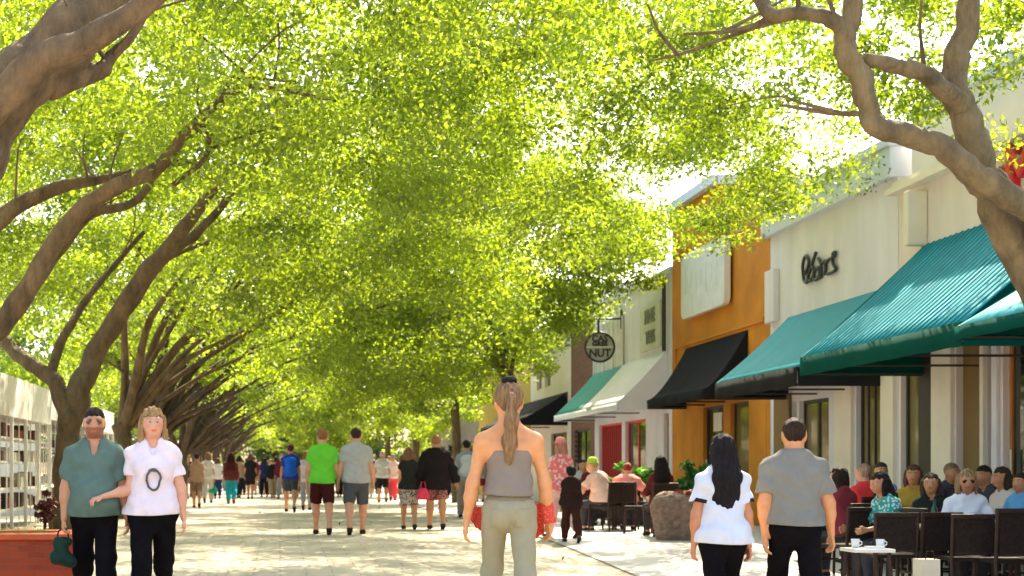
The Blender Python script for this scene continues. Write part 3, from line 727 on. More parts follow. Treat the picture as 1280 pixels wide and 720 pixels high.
b, oy = building('white_shop', 'white shop with red front and white and teal awning, left of orange building', 34.52, 43.0, 5.85, M_WHITE,
   [(wy(836)+.0, wy(822)-.6, 0, 2.5, 'window', M_WOODOR, G_WARM), (37.0, 39.2, 0, 2.45, 'door', M_RED), (39.6, 42.4, .4, 2.45, 'bars', M_RED)][::1])
MB().box(-.06, .35, 34.5+oy, 43.05+oy, 5.85, 6.0).build('coping', M_COPING, b)
MB().box(-.03, -.002, wy(780)+oy, wy(744)+oy, 3.9, 5.35).build('wall_panel', mat('grey_panel', (.55, .54, .52), .7), b)
for u in (.0, .33, .66, 1): 
    yy = wy(744) + (wy(780)-wy(744))*u + oy; MB().box(-.06, -.03, yy-.05, yy+.05, 3.9, 5.35).build('batten', M_TRIM, b)
MB().tube([(-.1, wy(835)+oy, 4.0), (-.1, wy(835)+oy, 5.8)], .05, 8).build('downpipe', M_DFR, b)
fs = empty('wall_sign', (WX, wy(816), 4.7), 0, 'pale wall sign reading FINE over TESS beside black downpipe', 'sign')
MB().box(-.08, -.003, wy(829)-wy(816), wy(804)-wy(816), -.55, .6).build('board', mat('sage_board', (.6, .62, .52), .7, .1, 5), fs, bevel=.01)
ML = mat('sign_letter_green', (.2, .22, .14), .7)
text_obj('lettering', 'FINE', .5, (-.1, -.05, .28), ML, fs, .012, .006); text_obj('lettering', 'TESS', .46, (-.1, -.1, -.25), ML, fs, .012, .006)
# round hanging sign, facing the street's length
yS = wy(778)
rs = empty('hanging_sign', (WX, yS, 4.5), 0, 'round dark openwork sign hanging from a black wall bracket', 'sign')
mbk = MB().tube([(0, 0, .78), (-.78, 0, .78)], .028, 8).tube([(-.66, 0, .78), (-.66, 0, .40)], .03, 8).tube([(-.02, 0, 1.05), (-.02, 0, .5)], .04, 8); mbk.build('bracket', M_DFR, rs)
cxs = -.62; mb = MB(); pts = [(cxs + .40*math.cos(a), 0, .40*math.sin(a)) for a in [2*math.pi*i/32 for i in range(33)]]
mb.tube(pts, .03, 8, False); mb.build('ring', M_DFR, rs, True)
MB().prism([(cxs + .38*math.cos(a), .38*math.sin(a)) for a in [2*math.pi*i/32 for i in range(32)]], 'y', .008, .02).build('disc', mat('sign_disc', (.42, .42, .4), .6), rs)
MB().box(cxs-.37, cxs+.37, -.015, .004, -.012, .02).build('bar', M_PALE, rs)
def ftext(txt, size, x, z, sx=1.0):
    cu = bpy.data.curves.new('t', 'FONT'); cu.body = txt; cu.size = size; cu.extrude = .01; cu.offset = .007; cu.align_x = 'CENTER'; cu.align_y = 'CENTER'; cu.resolution_u = 3
    o = bpy.data.objects.new('t', cu); COL.objects.link(o); dg = bpy.context.evaluated_depsgraph_get(); me = bpy.data.meshes.new_from_object(o.evaluated_get(dg)); bpy.data.objects.remove(o)
    o = link_mesh('lettering', me, M_DFR, rs); o.matrix_local = Matrix(((sx, 0, 0, x), (0, 0, -1, -.006), (0, 1, 0, z), (0, 0, 0, 1)))
ftext('CAS', .24, cxs, .23); ftext('GRES', .16, cxs, .08, 1.15); ftext('NUT', .3, cxs, -.17, .95)

b, oy = building('brick_building', 'narrow red brick building with pale upper storey', 43.02, 46.5, 5.75, M_BRICK, [(43.6, 45.9, 0, 2.4, 'door')])
MB().box(.02, 5, 43.05+oy, 46.45+oy, 5.75, 6.75).build('upper_wall', M_PALE, b)
b, oy = building('pale_building', 'pale building with paired upper windows over a dark awning', 46.52, 54.0, 6.0, M_PALE,
   [(wy(677), wy(671), 4.05, 4.95, 'window', M_TRIM), (wy(688), wy(681), 4.05, 4.95, 'window', M_TRIM), (47.2, 49.9, 0, 2.4, 'door')])
MB().box(-.07, -.002, 47+oy, 53.6+oy, 3.55, 3.65).build('moulding', M_BRICK, b); MB().box(-.1, .3, 46.5+oy, 54+oy, 6.0, 6.15).build('coping', M_TRIM, b)
b, oy = building('mustard_building', 'mustard yellow building behind the hanging foliage', 54.02, 68, 5.6, M_MUST, [(56, 58.5, 0, 2.5, 'door'), (60, 62, .5, 2.3, 'window'), (64, 66, .5, 2.3, 'window')])
b, oy = building('far_building', 'plain grey-brown building farthest along the right', 68.02, 104, 5.2, mat('greybrown', (.2, .17, .13), .85), [(70+4*i, 72.4+4*i, .2, 2.6, 'window') for i in range(8)])

# ---------------------------------------------------------------- awnings
def awning(label, y0, y1, xf, zf, zt, vh, m, mval, ribs=0, stripes=None, curve=0, name='awning', mside=None):
    r = empty(name, (WX, (y0+y1)/2, zf), 0, label, 'awning', None); oy = -(y0+y1)/2
    dx = xf - WX; n = 8
    prof = []
    for i in range(n+1):
        t = i/n; prof.append((dx*(1-t) - .003*t*0 - .01, (zt-zf)*(t**(1+curve) if curve else t) + vh - .0 - .06*math.sin(math.pi*t)*(0 if curve else .6)))
    def sheetp(ya, yb, mm, nm, par):
        mb = MB(); nyy = max(2, int((yb-ya)/.12)); V = []; 
        for j in range(nyy+1):
            y = ya + (yb-ya)*j/nyy; sag = -.018*abs(math.sin((y-y0)*2.2))
            for (px_, pz_) in prof: V.append((px_, y+oy, pz_ + sag*math.sin(math.pi*min(1, max(0, px_/dx)))))
        L_ = n+1; Fs = [(j*L_+i, j*L_+i+1, (j+1)*L_+i+1, (j+1)*L_+i) for j in range(nyy) for i in range(n)]
        mb.add(V, Fs); o = mb.build(nm, mm, par, True); s_ = o.modifiers.new('s', 'SOLIDIFY'); s_.thickness = .015; return o
    if stripes:
        for (a, b_, mm) in stripes: c = sheetp(a, b_, mm, 'canopy', r); 
    else: c = sheetp(y0, y1, m, 'canopy', r)
    if ribs:
        k_ = int((y1-y0)/ribs)
        for j in range(1, k_): 
            y = y0 + (y1-y0)*j/k_; mb = MB(); mb.tube([(p[0]-.004, y+oy, p[1]+.006) for p in prof], .009, 5); mb.build('seam', m, c)
    # front valance hanging a little unevenly
    mb = MB(); nn = max(4, int((y1-y0)/.2)); V = []
    for j in range(nn+1):
        y = y0 + (y1-y0)*j/nn; wv = .012*math.sin(y*7) + .008*math.sin(y*17)
        V += [(dx-.012, y+oy, vh+.003), (dx-.012+wv, y+oy, wv*.6)]
    mb.add(V, [(2*j, 2*j+1, 2*j+3, 2*j+2) for j in range(nn)]); o = mb.build('valance', mval, r, True); s_ = o.modifiers.new('s', 'SOLIDIFY'); s_.thickness = .008
    for y, sg in ((y0, 1), (y1, -1)):
        mb = MB(); poly = [(p[0], p[1]-.004) for p in prof] + [(-.01, vh), (-.01, 0.0), (dx, 0.0)]
        mb.prism(poly, 'y', y+oy + sg*.002, y+oy + sg*.012); mb.build('side_panel', mside or mval, r)
    mb = MB(); mb.tube([(dx+.02, y0+oy+.03, .03), (dx+.02, y1+oy-.03, .03)], .02, 6)
    for j in range(4):
        y = y0 + .05 + (y1-y0-.1)*j/3; mb.tube([(dx+.02, y+oy, .03), (-.01, y+oy, .03)], .016, 6)
    mb.build('frame', M_DFR, r); return r
TEAL = mat('teal_canvas', (.0, .27, .345), .75, .08, 2, .2, 60); TEAL_SHADE = mat('shaded_teal_canvas', (.0, .06, .048), .9, .1, 2, spec=.08); WHC = mat('white_canvas', (.78, .77, .78), .8, .05, 2)  # second, darker teal paints the shade on valances and awning ends
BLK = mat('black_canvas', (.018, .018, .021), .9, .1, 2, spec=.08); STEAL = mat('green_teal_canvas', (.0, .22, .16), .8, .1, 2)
awning('large seamed teal awning over the cafe tables in front of the cream building', 16, 21, 7.6, 2.46, 4.1, .27, TEAL, TEAL_SHADE, ribs=.17)
awning('teal awning cut off by the right edge, nearest the viewer', 8.6, 15.0, 7.05, 2.43, 4.0, .14, TEAL, TEAL_SHADE)
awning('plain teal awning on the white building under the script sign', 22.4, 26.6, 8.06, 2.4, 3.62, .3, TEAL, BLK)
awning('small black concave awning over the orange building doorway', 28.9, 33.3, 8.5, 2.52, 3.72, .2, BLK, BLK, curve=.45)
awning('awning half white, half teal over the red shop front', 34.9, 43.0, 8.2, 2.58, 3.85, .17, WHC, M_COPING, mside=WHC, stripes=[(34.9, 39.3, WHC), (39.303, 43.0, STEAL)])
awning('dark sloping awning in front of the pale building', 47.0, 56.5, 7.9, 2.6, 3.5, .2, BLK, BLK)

# ---------------------------------------------------------------- left side stalls
M_STW = mat('white_powder_coat', (.75, .73, .7), .5, .05, 3)
def stall(label, x, y0, y1, h_):
    r = empty('market_stall', (x, (y0+y1)/2, 0), 0, label, 'market stall', 'white market stalls behind the left trees'); L2 = (y1-y0)/2; wdt = 3.0
    MB().prism([(0, h_-.75), (0, h_), (-wdt/2, h_+.35), (-wdt, h_), (-wdt, h_-.75)], 'y', -L2, L2).build('canopy', mat('stall_canvas', (.8, .77, .72), .8, .05), r)
    for j in range(int(2*L2/1.5)+1):
        y = -L2 + .04 + (2*L2-.08)*j/int(2*L2/1.5)
        MB().box(-.06, .0, y-.03, y+.03, 0, h_-.75).build('post', M_STW, r)
    k_ = int(2*L2/.62)
    mb = MB()
    for j in range(k_): y = -L2 + .1 + 2*L2*j/k_; mb.box(-.05, -.03, y-.012, y+.012, .0, h_-.752)
    mb.build('grille', M_STW, r)
    for z in (.35, .75, 1.25, 1.7): MB().box(-.5, -.07, -L2+.05, L2-.05, z-.02, z+.02).build('shelf', M_STW, r)
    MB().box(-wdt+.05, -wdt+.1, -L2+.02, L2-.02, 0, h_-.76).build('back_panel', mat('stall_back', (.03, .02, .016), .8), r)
    MB().box(-wdt+.12, -.1, -L2+.02, -L2+.06, 0, h_-.76).build('side_panel', M_STW, r)
    # goods on the shelves
    mg = [mat('goods_dark', (.05, .02, .015), .7), mat('goods_red', (.3, .03, .02), .6), mat('goods_pale', (.6, .55, .48), .7), mat('goods_brown', (.13, .06, .03), .7)]
    rr = random.Random(int(y0*10))
    return r, mg, rr, L2
for lab, x, y0, y1, h_ in (('white canopied market stall with metal grille at the left edge', -5.0, 19.5, 31.5, 2.85), ('white barred market stall behind the man in green', -6.0, 36, 52, 3.2)):
    r, mg, rr, L2 = stall(lab, x, y0, y1, h_)
    n = 0
    for z in (.37, .77, 1.27, 1.72):
        y = y0 + .3
        while y < y1 - .5:
            wv = rr.uniform(.15, .4); hv = rr.uniform(.15, .3); ci = rr.randrange(4)
            o = MB().box(-.13, .13, -wv/2, wv/2, 0, hv).build('box', mg[ci], None, bevel=.01); o.location = (x - .28, y, z)
            setp(o, f"small {('black', 'dark red', 'pale', 'brown')[ci]} box on the {('lowest', 'second', 'third', 'top')[int(z > .5) + int(z > 1) + int(z > 1.5)]} shelf of the {'nearer' if y0 < 30 else 'farther'} white stall", 'box', 'boxes on the stall shelves'); y += wv + rr.uniform(.05, .7); n += 1
# brick planter
bp_ = empty('brick_planter', (-3.4, 12.7, -.1), 0, 'low red brick planter at the lower left corner behind the man', 'planter')
M_PB = brick_mat('planter_brick', (.56, .07, .018), (.42, .05, .015), (.3, .10, .05), 3.2, (R(90), 0, 0))
mb = MB(); mb.box(-1.7, 1.67, -.45, -.25, -.1, .58).box(-1.7, 1.67, .3, .5, -.1, .58).box(1.47, 1.67, -.249, .299, -.1, .58).box(-1.7, -1.5, -.249, .299, -.1, .58); mb.build('wall', M_PB, bp_)
MB().box(-1.74, 1.71, -.49, -.22, .58, .63).box(-1.74, 1.71, .27, .54, .58, .63).box(1.43, 1.71, -.22, .27, .58, .63).build('capping', mat('terracotta', (.55, .10, .03), .8, .15, 5), bp_, bevel=.008)
MB().box(-1.49, 1.46, -.248, .298, .3, .52).build('soil', mat('soil', (.05, .03, .02), .9), bp_)
# ================================================================ trees
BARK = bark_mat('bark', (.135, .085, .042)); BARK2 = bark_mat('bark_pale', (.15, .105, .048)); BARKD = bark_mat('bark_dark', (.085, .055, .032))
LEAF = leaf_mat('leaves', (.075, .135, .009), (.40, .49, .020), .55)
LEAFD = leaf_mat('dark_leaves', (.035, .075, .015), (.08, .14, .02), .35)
def leaves_mesh(name, centers, sizes, per, lsize, m, parent, asp=.55, droop=.25, colA=(.75, .85, .6), colB=(1.1, 1.1, 1.0), flat=.55, group_tone=.7):
    """centers (n,3), sizes (n,) cluster radius; per leaves each, every leaf a small folded blade"""
    n = len(centers); N = n*per
    c = np.repeat(centers, per, 0); s = np.repeat(sizes, per)
    d = RNG.normal(size=(N, 3)); d /= np.linalg.norm(d, axis=1)[:, None]; r = RNG.random(N)**.45
    p = c + d*(r*s)[:, None]*np.array([1, 1, flat])
    nrm_ = RNG.normal(size=(N, 3)) + np.array([0, 0, .6]); nrm_ /= np.linalg.norm(nrm_, axis=1)[:, None]
    u = np.cross(nrm_, RNG.normal(size=(N, 3))); u /= np.linalg.norm(u, axis=1)[:, None]; u[:, 2] -= droop; u /= np.linalg.norm(u, axis=1)[:, None]
    v = np.cross(nrm_, u); L_ = (lsize*RNG.uniform(.65, 1.35, N))[:, None]
    b0 = p - u*L_*.5; t0 = p + u*L_*.5; fold = nrm_*L_*.12
    l = p + v*L_*asp*.5 + fold - u*L_*.08; rr = p - v*L_*asp*.5 + fold - u*L_*.08
    V = np.stack([b0, l, t0, rr], 1).reshape(-1, 3); i = np.arange(N)*4
    Q = np.concatenate([np.stack([i, i+1, i+2], 1), np.stack([i, i+2, i+3], 1)])
    tone = 1 + group_tone*(np.repeat(RNG.random(n), per)-.5) + .35*(RNG.random(N)-.5); mixv = RNG.random(N)[:, None]
    C = (np.array(colA)*(1-mixv) + np.array(colB)*mixv)*tone[:, None]
    return np_mesh(name, V, Q, m, parent, False, np.repeat(C, 4, 0))
def P3(px, py, Y): return Vector((wx(px, Y), Y, wz(py, Y)))
def smooth_path(q, sub=5):
    q = [Vector(p) for p in q]; out = []
    for i in range(len(q)-1):
        p0, p1, p2, p3 = q[max(i-1, 0)], q[i], q[i+1], q[min(i+2, len(q)-1)]
        for j in range(sub):
            t = j/sub; out.append(.5*((2*p1)+(p2-p0)*t+(2*p0-5*p1+4*p2-p3)*t*t+(3*p1-p0-3*p2+p3)*t**3))
    out.append(q[-1]); return out
def limb(mb, pts, rad, seg=10, sub=5):
    """pts: points, rad: radii at them"""
    P = smooth_path(pts, sub); rr = np.interp(np.linspace(0, len(pts)-1, len(P)), range(len(pts)), rad)
    rr = [float(r_)*(1 + .05*math.sin(i*1.7)) for i, r_ in enumerate(rr)]; L_ = (P[-1]-P[0]).length
    P = [p + Vector((math.sin(i*.9 + p.x*3), math.cos(i*1.1), math.sin(i*.7 + p.z)))*rr[i]*.10 for i, p in enumerate(P)]
    mb.tube(P, rr, seg, True, .06); return P
def twigs(mb, P, r0, n, length, rr_, up=.3, rs=None):
    rs = rs or random
    for _ in range(n):
        i = rs.randrange(max(1, len(P)//4), len(P)); p = P[i]; d = Vector((rs.uniform(-1, 1), rs.uniform(-1, 1), rs.uniform(-.2, .8)+up)).normalized()
        L_ = length*rs.uniform(.5, 1.2); q = [p, p + d*L_*.4 + Vector((0, 0, .05*L_)), p + d*L_*.75 + Vector((rs.uniform(-.15, .15), rs.uniform(-.15, .15), .1))*L_, p + d*L_ + Vector((rs.uniform(-.3, .3), rs.uniform(-.3, .3), 0))*L_]
        limb(mb, q, [rr_, rr_*.7, rr_*.45, rr_*.15], 5, 3)

def photo_tree(name, label, base, limbs, crown, per, lsize, group, bark=BARK, seed=1):
    """limbs: lists of (px, py, Y, width px at that distance)"""
    rs = random.Random(seed); r = empty(name, base, 0, label, 'tree', group); mb = MB(); allP = []; B = Vector(base)
    for k_, lm in enumerate(limbs):
        pts = [P3(a, b_, Y) - B for a, b_, Y, w_ in lm]; rad = [w_*Y/F_PX/2 for a, b_, Y, w_ in lm]
        P = limb(mb, pts, rad, 14 if max(rad) > .12 else 8, 6); allP.append(P)
    for P in allP[1:]: twigs(mb, P, 0, 1 if 'sinuous' in label else 3, 1.3, .02, .35, rs)
    mb.build('trunk', bark, r, True)
    cs, ss = crown; cs = np.array(cs) - np.array(base)
    leaves_mesh('crown', cs, np.array(ss), per, lsize, LEAF, r); return r
def arch_crown(Y0, n, xr=(-8.0, 4.6), yr=4.3, seed=1, zlo=3.6, zhi=9.6, rmin=.45, rmax=.95, gapf=None, xc=-3.9, slope=0):
    """cluster centres of a tall vault leaning over the street"""
    g = np.random.default_rng(seed); out = []; ss = []
    while len(out) < n:
        x = g.uniform(*xr); y = Y0 + g.normal()*yr*.55; 
        if abs(y-Y0) > yr: continue
        e = abs((x-(xr[0]+xr[1])/2)/((xr[1]-xr[0])/2)); top = zhi - 2.3*e**2 - .06*(y-Y0)**2; bot = zlo + .9*max(0, 1-abs(x-xc)/3.5) + g.normal()*.25
        if x > 1.5 and not slope: bot -= .3
        bot += slope*max(0, x - 5)
        if bot > top - .4: continue
        z = bot + (top-bot)*g.random()**.8
        if gapf and gapf(x, y, z, g): continue
        out.append((x, y, z)); ss.append(g.uniform(rmin, rmax))
    return out, ss
GL = 'row of arching trees on the left side of the street'; GR = 'trees along the right pavement'
# nearest tree on the left: only its leaning limb and crown reach the picture
photo_tree('tree', 'massive dark leaning limb crossing the upper left corner', (-3.7, 11.2, -.1),
  [[(-270, 790, 11.2, 110), (-215, 560, 11.2, 95), (-130, 370, 11.2, 90), (-50, 215, 11.3, 84), (5, 125, 11.4, 80), (70, 60, 11.5, 78), (125, 5, 11.7, 74), (190, -70, 12, 60), (260, -190, 12.5, 44)],
   [(-130, 370, 11.2, 60), (-60, 190, 11.0, 52), (30, 95, 10.9, 44), (110, 50, 10.8, 36), (190, 0, 10.8, 26), (260, -60, 10.8, 18)],
   [(60, 105, 11.5, 40), (120, 90, 11.7, 24), (138, 72, 11.8, 16), (175, 30, 12, 10), (215, -60, 12.4, 5)],
   [(-215, 560, 11.2, 60), (-330, 350, 11.6, 50), (-420, 120, 12, 40), (-450, -60, 12.2, 26)]],
  arch_crown(13.5, 190, (-7.5, 1.5), 3.4, 21, 5.0, 9.5), 260, .085, GL, seed=2)
photo_tree('tree', 'tall grey-brown tree at left edge, its forked limb rising to the right', (-7.4+3.0, 18.0, -.06),
  [[(-95, 700, 18, 43), (-85, 560, 18, 38), (-60, 460, 18, 34), (-15, 420, 18, 30), (28, 372, 18, 27), (78, 290, 17.9, 24), (128, 242, 17.8, 21), (192, 214, 17.6, 18), (225, 175, 17.5, 14), (262, 138, 17.4, 11), (305, 108, 17.3, 9), (350, 112, 17, 6), (420, 126, 16.5, 3)],
   [(-60, 460, 18, 28), (-50, 330, 18.3, 25), (0, 275, 18.6, 22), (60, 238, 18.8, 18), (120, 226, 19, 12), (165, 214, 19.2, 7)],
   [(20, 385, 18, 20), (62, 330, 18.2, 16), (108, 272, 18.4, 13), (168, 252, 18.6, 11), (205, 208, 18.7, 8), (246, 203, 18.8, 11)],
   [(245, 155, 17.4, 10), (262, 178, 17.8, 7), (250, 205, 18, 7), (215, 232, 18, 8)],
   [(268, 134, 17.4, 7), (290, 100, 17.8, 7), (312, 98, 18, 4), (370, 102, 18.5, 3)],
   [(-85, 560, 18, 33), (-180, 380, 18.5, 28), (-260, 150, 19, 21), (-280, -60, 19.4, 11)]],
  arch_crown(19.8, 300, (-8, 3.8), 3.3, 22, 4.7, 9.8), 280, .088, GL, seed=3)
photo_tree('tree', 'big forked tree with pale trunk beside the white market stall', (wx(78, 25.6), 25.6, 0),
  [[(76, 672, 25.6, 40), (80, 640, 25.6, 32), (82, 590, 25.6, 30), (87, 535, 25.6, 30), (97, 497, 25.6, 32), (118, 445, 25.6, 26), (152, 388, 25.5, 26), (190, 335, 25.3, 24), (226, 290, 25, 18), (264, 240, 24.8, 13), (300, 190, 24.6, 9), (338, 150, 24.4, 4)],
   [(86, 530, 25.6, 22), (74, 488, 25.6, 22), (56, 466, 25.6, 19), (28, 448, 25.8, 18), (5, 425, 26, 15), (-30, 380, 26.4, 12), (-70, 320, 27, 6)],
   [(190, 335, 25.3, 16), (228, 305, 25.6, 13), (262, 275, 25.9, 11), (292, 238, 26.2, 9), (312, 200, 26.6, 6), (330, 168, 27, 3)],
   [(62, 470, 25.6, 14), (78, 425, 25.9, 12), (104, 380, 26.4, 10), (140, 335, 27, 8), (180, 290, 27.6, 5)],
   [(140, 405, 25.6, 12), (168, 350, 26.4, 9), (214, 322, 27, 6), (262, 300, 27.6, 4)]],
  arch_crown(27, 320, (-8.5, 4.4), 3.3, 23, 3.8, 9.8), 270, .10, GL, seed=4)
# the rest of the left row share a form: grown per tree with its own limbs
def street_tree(X0, Y0, label, group, seed, s=1.0, side=1, n=150, per=90, lsize=.17, bark=BARK, crown_kw=None, leaf=LEAF, name='tree', up=0, skipleft=False):
    rs = random.Random(seed); r = empty(name, (X0, Y0, 0), 0, label, 'tree', group); mb = MB()
    j = lambda a: rs.uniform(-a, a); fk = 2.2 + j(.4) + up*1.3
    base = limb(mb, [(0, 0, -.1), (.03, 0, .3), (j(.1), j(.1), fk*.6), (j(.12), j(.1), fk)], [.42*s, .32*s, .29*s, .33*s], 12, 4); F_ = base[-1]; Ps = []
    for (dx, dy, dz_, r0) in ((4.2, j(1.2), 4.6, .23), (3.0, 1.8 + j(.6), 5.4, .2), (2.6, -1.9 + j(.6), 5.2, .2), (-2.6, j(1.4), 4.6, .19), (.8, j(1.2), 6.0, .18), (5.2, 1.2 + j(1), 3.6, .14), (4.6, -1.5 + j(.8), 3.2, .13), (5.8, j(1.5), 5.2, .12), (3.6, j(2), 6.2, .12), (6.2, j(1), 2.8, .1)):
        if up and r0 < .13: continue
        if skipleft and dx < 0: continue
        dx *= side*(1 - .5*up); dy *= (1 - .5*up); r0 *= (1 - .35*up); q = [F_ - Vector((0, 0, .25)), F_ + Vector((dx*.16, dy*.2, dz_*.2)), F_ + Vector((dx*.38 + j(.25), dy*.45, dz_*.46)), F_ + Vector((dx*.68 + j(.3), dy*.75, dz_*.74)), F_ + Vector((dx, dy, dz_))]
        Ps.append(limb(mb, q, [r0*s, r0*.85*s, r0*.62*s, r0*.38*s, .03], 9, 4))
    for P in Ps: twigs(mb, P, 0, 3, 1.8, .03, .25, rs)
    mb.build('trunk', bark, r, True)
    kw = dict(xr=(-8.2, 4.8), yr=3.3, seed=seed, zlo=3.7, zhi=9.8); kw.update(crown_kw or {})
    cs, ss = arch_crown(Y0, n, **kw); leaves_mesh('crown', np.array(cs) - np.array([X0, Y0, 0]), np.array(ss), per, lsize, leaf, r); return r
left = [(33, 'third', .78), (41, '', 1), (49, '', 1), (57.5, '', 1), (66, '', 1), (76, '', 1), (88, '', 1), (102, '', 1)]
labs = ['leaning street tree directly behind the couple walking towards us', 'dark street tree just right of the smiling woman', 'dark trunked street tree left of the person in a pale top',
        'street tree left of the woman in teal trousers', 'street tree behind the woman in teal trousers', 'distant arching street tree behind the black-clad crowd', 'far street tree near the vanishing point', 'farthest arching tree of the left row']
for i, (Y0, _, s) in enumerate(left):
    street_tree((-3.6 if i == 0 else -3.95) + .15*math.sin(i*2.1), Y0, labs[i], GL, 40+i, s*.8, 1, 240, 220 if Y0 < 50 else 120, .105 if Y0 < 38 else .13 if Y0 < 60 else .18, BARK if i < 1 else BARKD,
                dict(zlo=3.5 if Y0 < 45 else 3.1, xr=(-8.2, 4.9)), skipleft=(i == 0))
# near right tree: trunk outside the frame, limbs reaching in
Yr = 12.0
photo_tree('tree', 'sinuous limbed tree rising from the right edge across the cream building', (wx(1345, Yr), Yr, -.22),
  [[(1360, 800, Yr, 74), (1352, 600, Yr, 62), (1322, 420, Yr, 56), (1276, 315, Yr, 48), (1243, 250, Yr, 44), (1223, 203, Yr, 42), (1213, 163, Yr, 37), (1196, 122, Yr, 33), (1193, 80, Yr, 31), (1208, 35, Yr, 28), (1214, -30, Yr, 24), (1200, -120, Yr, 18)],
   [(1365, 330, Yr-.2, 40), (1305, 272, Yr-.3, 34), (1262, 247, Yr-.4, 32), (1215, 215, Yr-.4, 32), (1180, 186, Yr-.4, 29), (1140, 170, Yr-.4, 28), (1098, 160, Yr-.4, 27), (1086, 138, Yr-.4, 25), (1078, 105, Yr-.4, 27), (1060, 70, Yr-.4, 27), (1056, 45, Yr-.4, 26), (1066, 15, Yr-.4, 24), (1072, -40, Yr-.4, 20)],
   [(1207, 140, Yr, 28), (1192, 122, Yr-.1, 26), (1162, 97, Yr-.2, 22), (1122, 82, Yr-.3, 20), (1082, 76, Yr-.4, 17)],
   [(1056, 42, Yr-.4, 22), (1035, 22, Yr-.4, 20), (1005, 17, Yr-.3, 18), (966, 18, Yr-.2, 17), (952, 4, Yr-.1, 17), (930, -35, Yr, 12)],
   [(1086, 142, Yr-.4, 9), (1052, 142, Yr-.2, 7), (1015, 138, Yr, 6), (976, 131, Yr+.3, 3)],
   [(966, 20, Yr-.2, 8), (940, 32, Yr, 6), (905, 40, Yr+.3, 5), (855, 42, Yr+.7, 3)], [(1000, 20, Yr-.2, 7), (945, 34, Yr+.1, 6), (900, 50, Yr+.5, 5), (855, 66, Yr+1, 4), (815, 76, Yr+1.3, 2)],
   [(1122, 82, Yr-.2, 9), (1150, 86, Yr+.3, 7), (1182, 100, Yr+.8, 5)],
   [(1335, 420, Yr, 44), (1400, 300, Yr+.3, 38), (1440, 120, Yr+.6, 30), (1430, -60, Yr+.8, 20)]],
  tuple(a + b_ + c_ for a, b_, c_ in zip(arch_crown(14.5, 150, (.8, 9.6), 3.2, 31, 4.9, 9.0, .3, .7, xc=6), arch_crown(19.5, 190, (1.6, 8.6), 3.4, 33, 4.4, 9.2, .35, .75, xc=5.5, slope=.1), arch_crown(25.5, 200, (1.8, 8.8), 3.6, 34, 4.4, 9.4, .35, .8, xc=12, slope=.25))), 250, .078, GR, BARK2, 5)
# lower sprays of the same tree hang in view: a second tree stands just behind it beyond the awning line
for i, (Y0, X0, lab, n, kw, per, ls) in enumerate([
    (37.0, 5.8, 'right pavement tree behind the woman with the ponytail', 300, dict(xr=(1.5, 8.8), yr=5.2, zlo=2.9, zhi=9.6, xc=12, rmin=.4, rmax=.9, slope=.75), 120, .14),
    (50, 6.1, 'pale leaning tree left of the ponytailed woman', 170, dict(xr=(1.5, 8.8), yr=4.8, zlo=2.6, zhi=9.6, xc=12, slope=.6), 90, .17),
    (64, 6.1, 'far right pavement tree above the person in white', 150, dict(xr=(1.0, 8.6), yr=5.5, zlo=2.5, zhi=9.5, xc=12), 80, .22),
    (80, 6.0, 'far tree hanging over the end of the street', 140, dict(xr=(.5, 8.5), yr=6, zlo=2.4, zhi=9.5, xc=12), 80, .26)]):
    street_tree(X0, Y0, lab, GR, 60+i, .5, -1, int(n*1.2), int(per*1.9), ls*.82, BARK2, kw, up=1)
# background greenery
def dense_tree(X0, Y0, label, rx, ry, z0, z1, n, per, ls, leaf, seed, group='dark trees beyond the stalls', kr=(.6, 1.2)):
    g = np.random.default_rng(seed); r = empty('tree', (X0, Y0, 0), 0, label, 'tree', group); mb = MB()
    limb(mb, [(0, 0, -.1), (.1, 0, (z0+z1)*.25), (0, .1, z1*.75)], [.3, .24, .1], 8, 4); mb.build('trunk', BARKD, r, True)
    d = g.normal(size=(n, 3)); d /= np.linalg.norm(d, axis=1)[:, None]; rr_ = g.uniform(.35, 1, n)[:, None]; cs = d*rr_*np.array([rx, ry, (z1-z0)/2]) + np.array([0, 0, (z0+z1)/2])
    leaves_mesh('crown', cs, g.uniform(kr[0], kr[1], n), per, ls, leaf, r, colA=(.6, .8, .5), colB=(1.2, 1.2, .9)); return r
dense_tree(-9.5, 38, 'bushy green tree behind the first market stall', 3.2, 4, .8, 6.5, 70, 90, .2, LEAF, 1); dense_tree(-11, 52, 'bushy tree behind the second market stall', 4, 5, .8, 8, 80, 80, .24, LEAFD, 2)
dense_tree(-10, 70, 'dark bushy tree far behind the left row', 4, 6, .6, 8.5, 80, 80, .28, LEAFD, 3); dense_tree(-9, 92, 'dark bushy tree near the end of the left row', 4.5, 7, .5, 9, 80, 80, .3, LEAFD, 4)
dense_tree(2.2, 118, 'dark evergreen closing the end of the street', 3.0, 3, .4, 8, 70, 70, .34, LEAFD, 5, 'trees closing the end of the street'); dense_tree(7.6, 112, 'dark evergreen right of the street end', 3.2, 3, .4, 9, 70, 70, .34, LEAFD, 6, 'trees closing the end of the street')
dense_tree(-.6, 128, 'broad dark tree in the middle of the street end', 3.6, 3, .3, 9, 90, 80, .34, LEAFD, 9, 'trees closing the end of the street'); dense_tree(5.0, 126, 'tall dark tree between the evergreens of the street end', 3.6, 3, .3, 10, 90, 80, .34, LEAFD, 10, 'trees closing the end of the street'); dense_tree(-4, 124, 'sunlit tree closing the left side of the street end', 4.5, 3, .4, 9, 80, 70, .34, LEAF, 7, 'trees closing the end of the street'); dense_tree(14, 24, 'dark conifer behind the cream building roof', 1.8, 2.4, 4, 11.5, 60, 90, .2, LEAFD, 8, 'roof line trees')
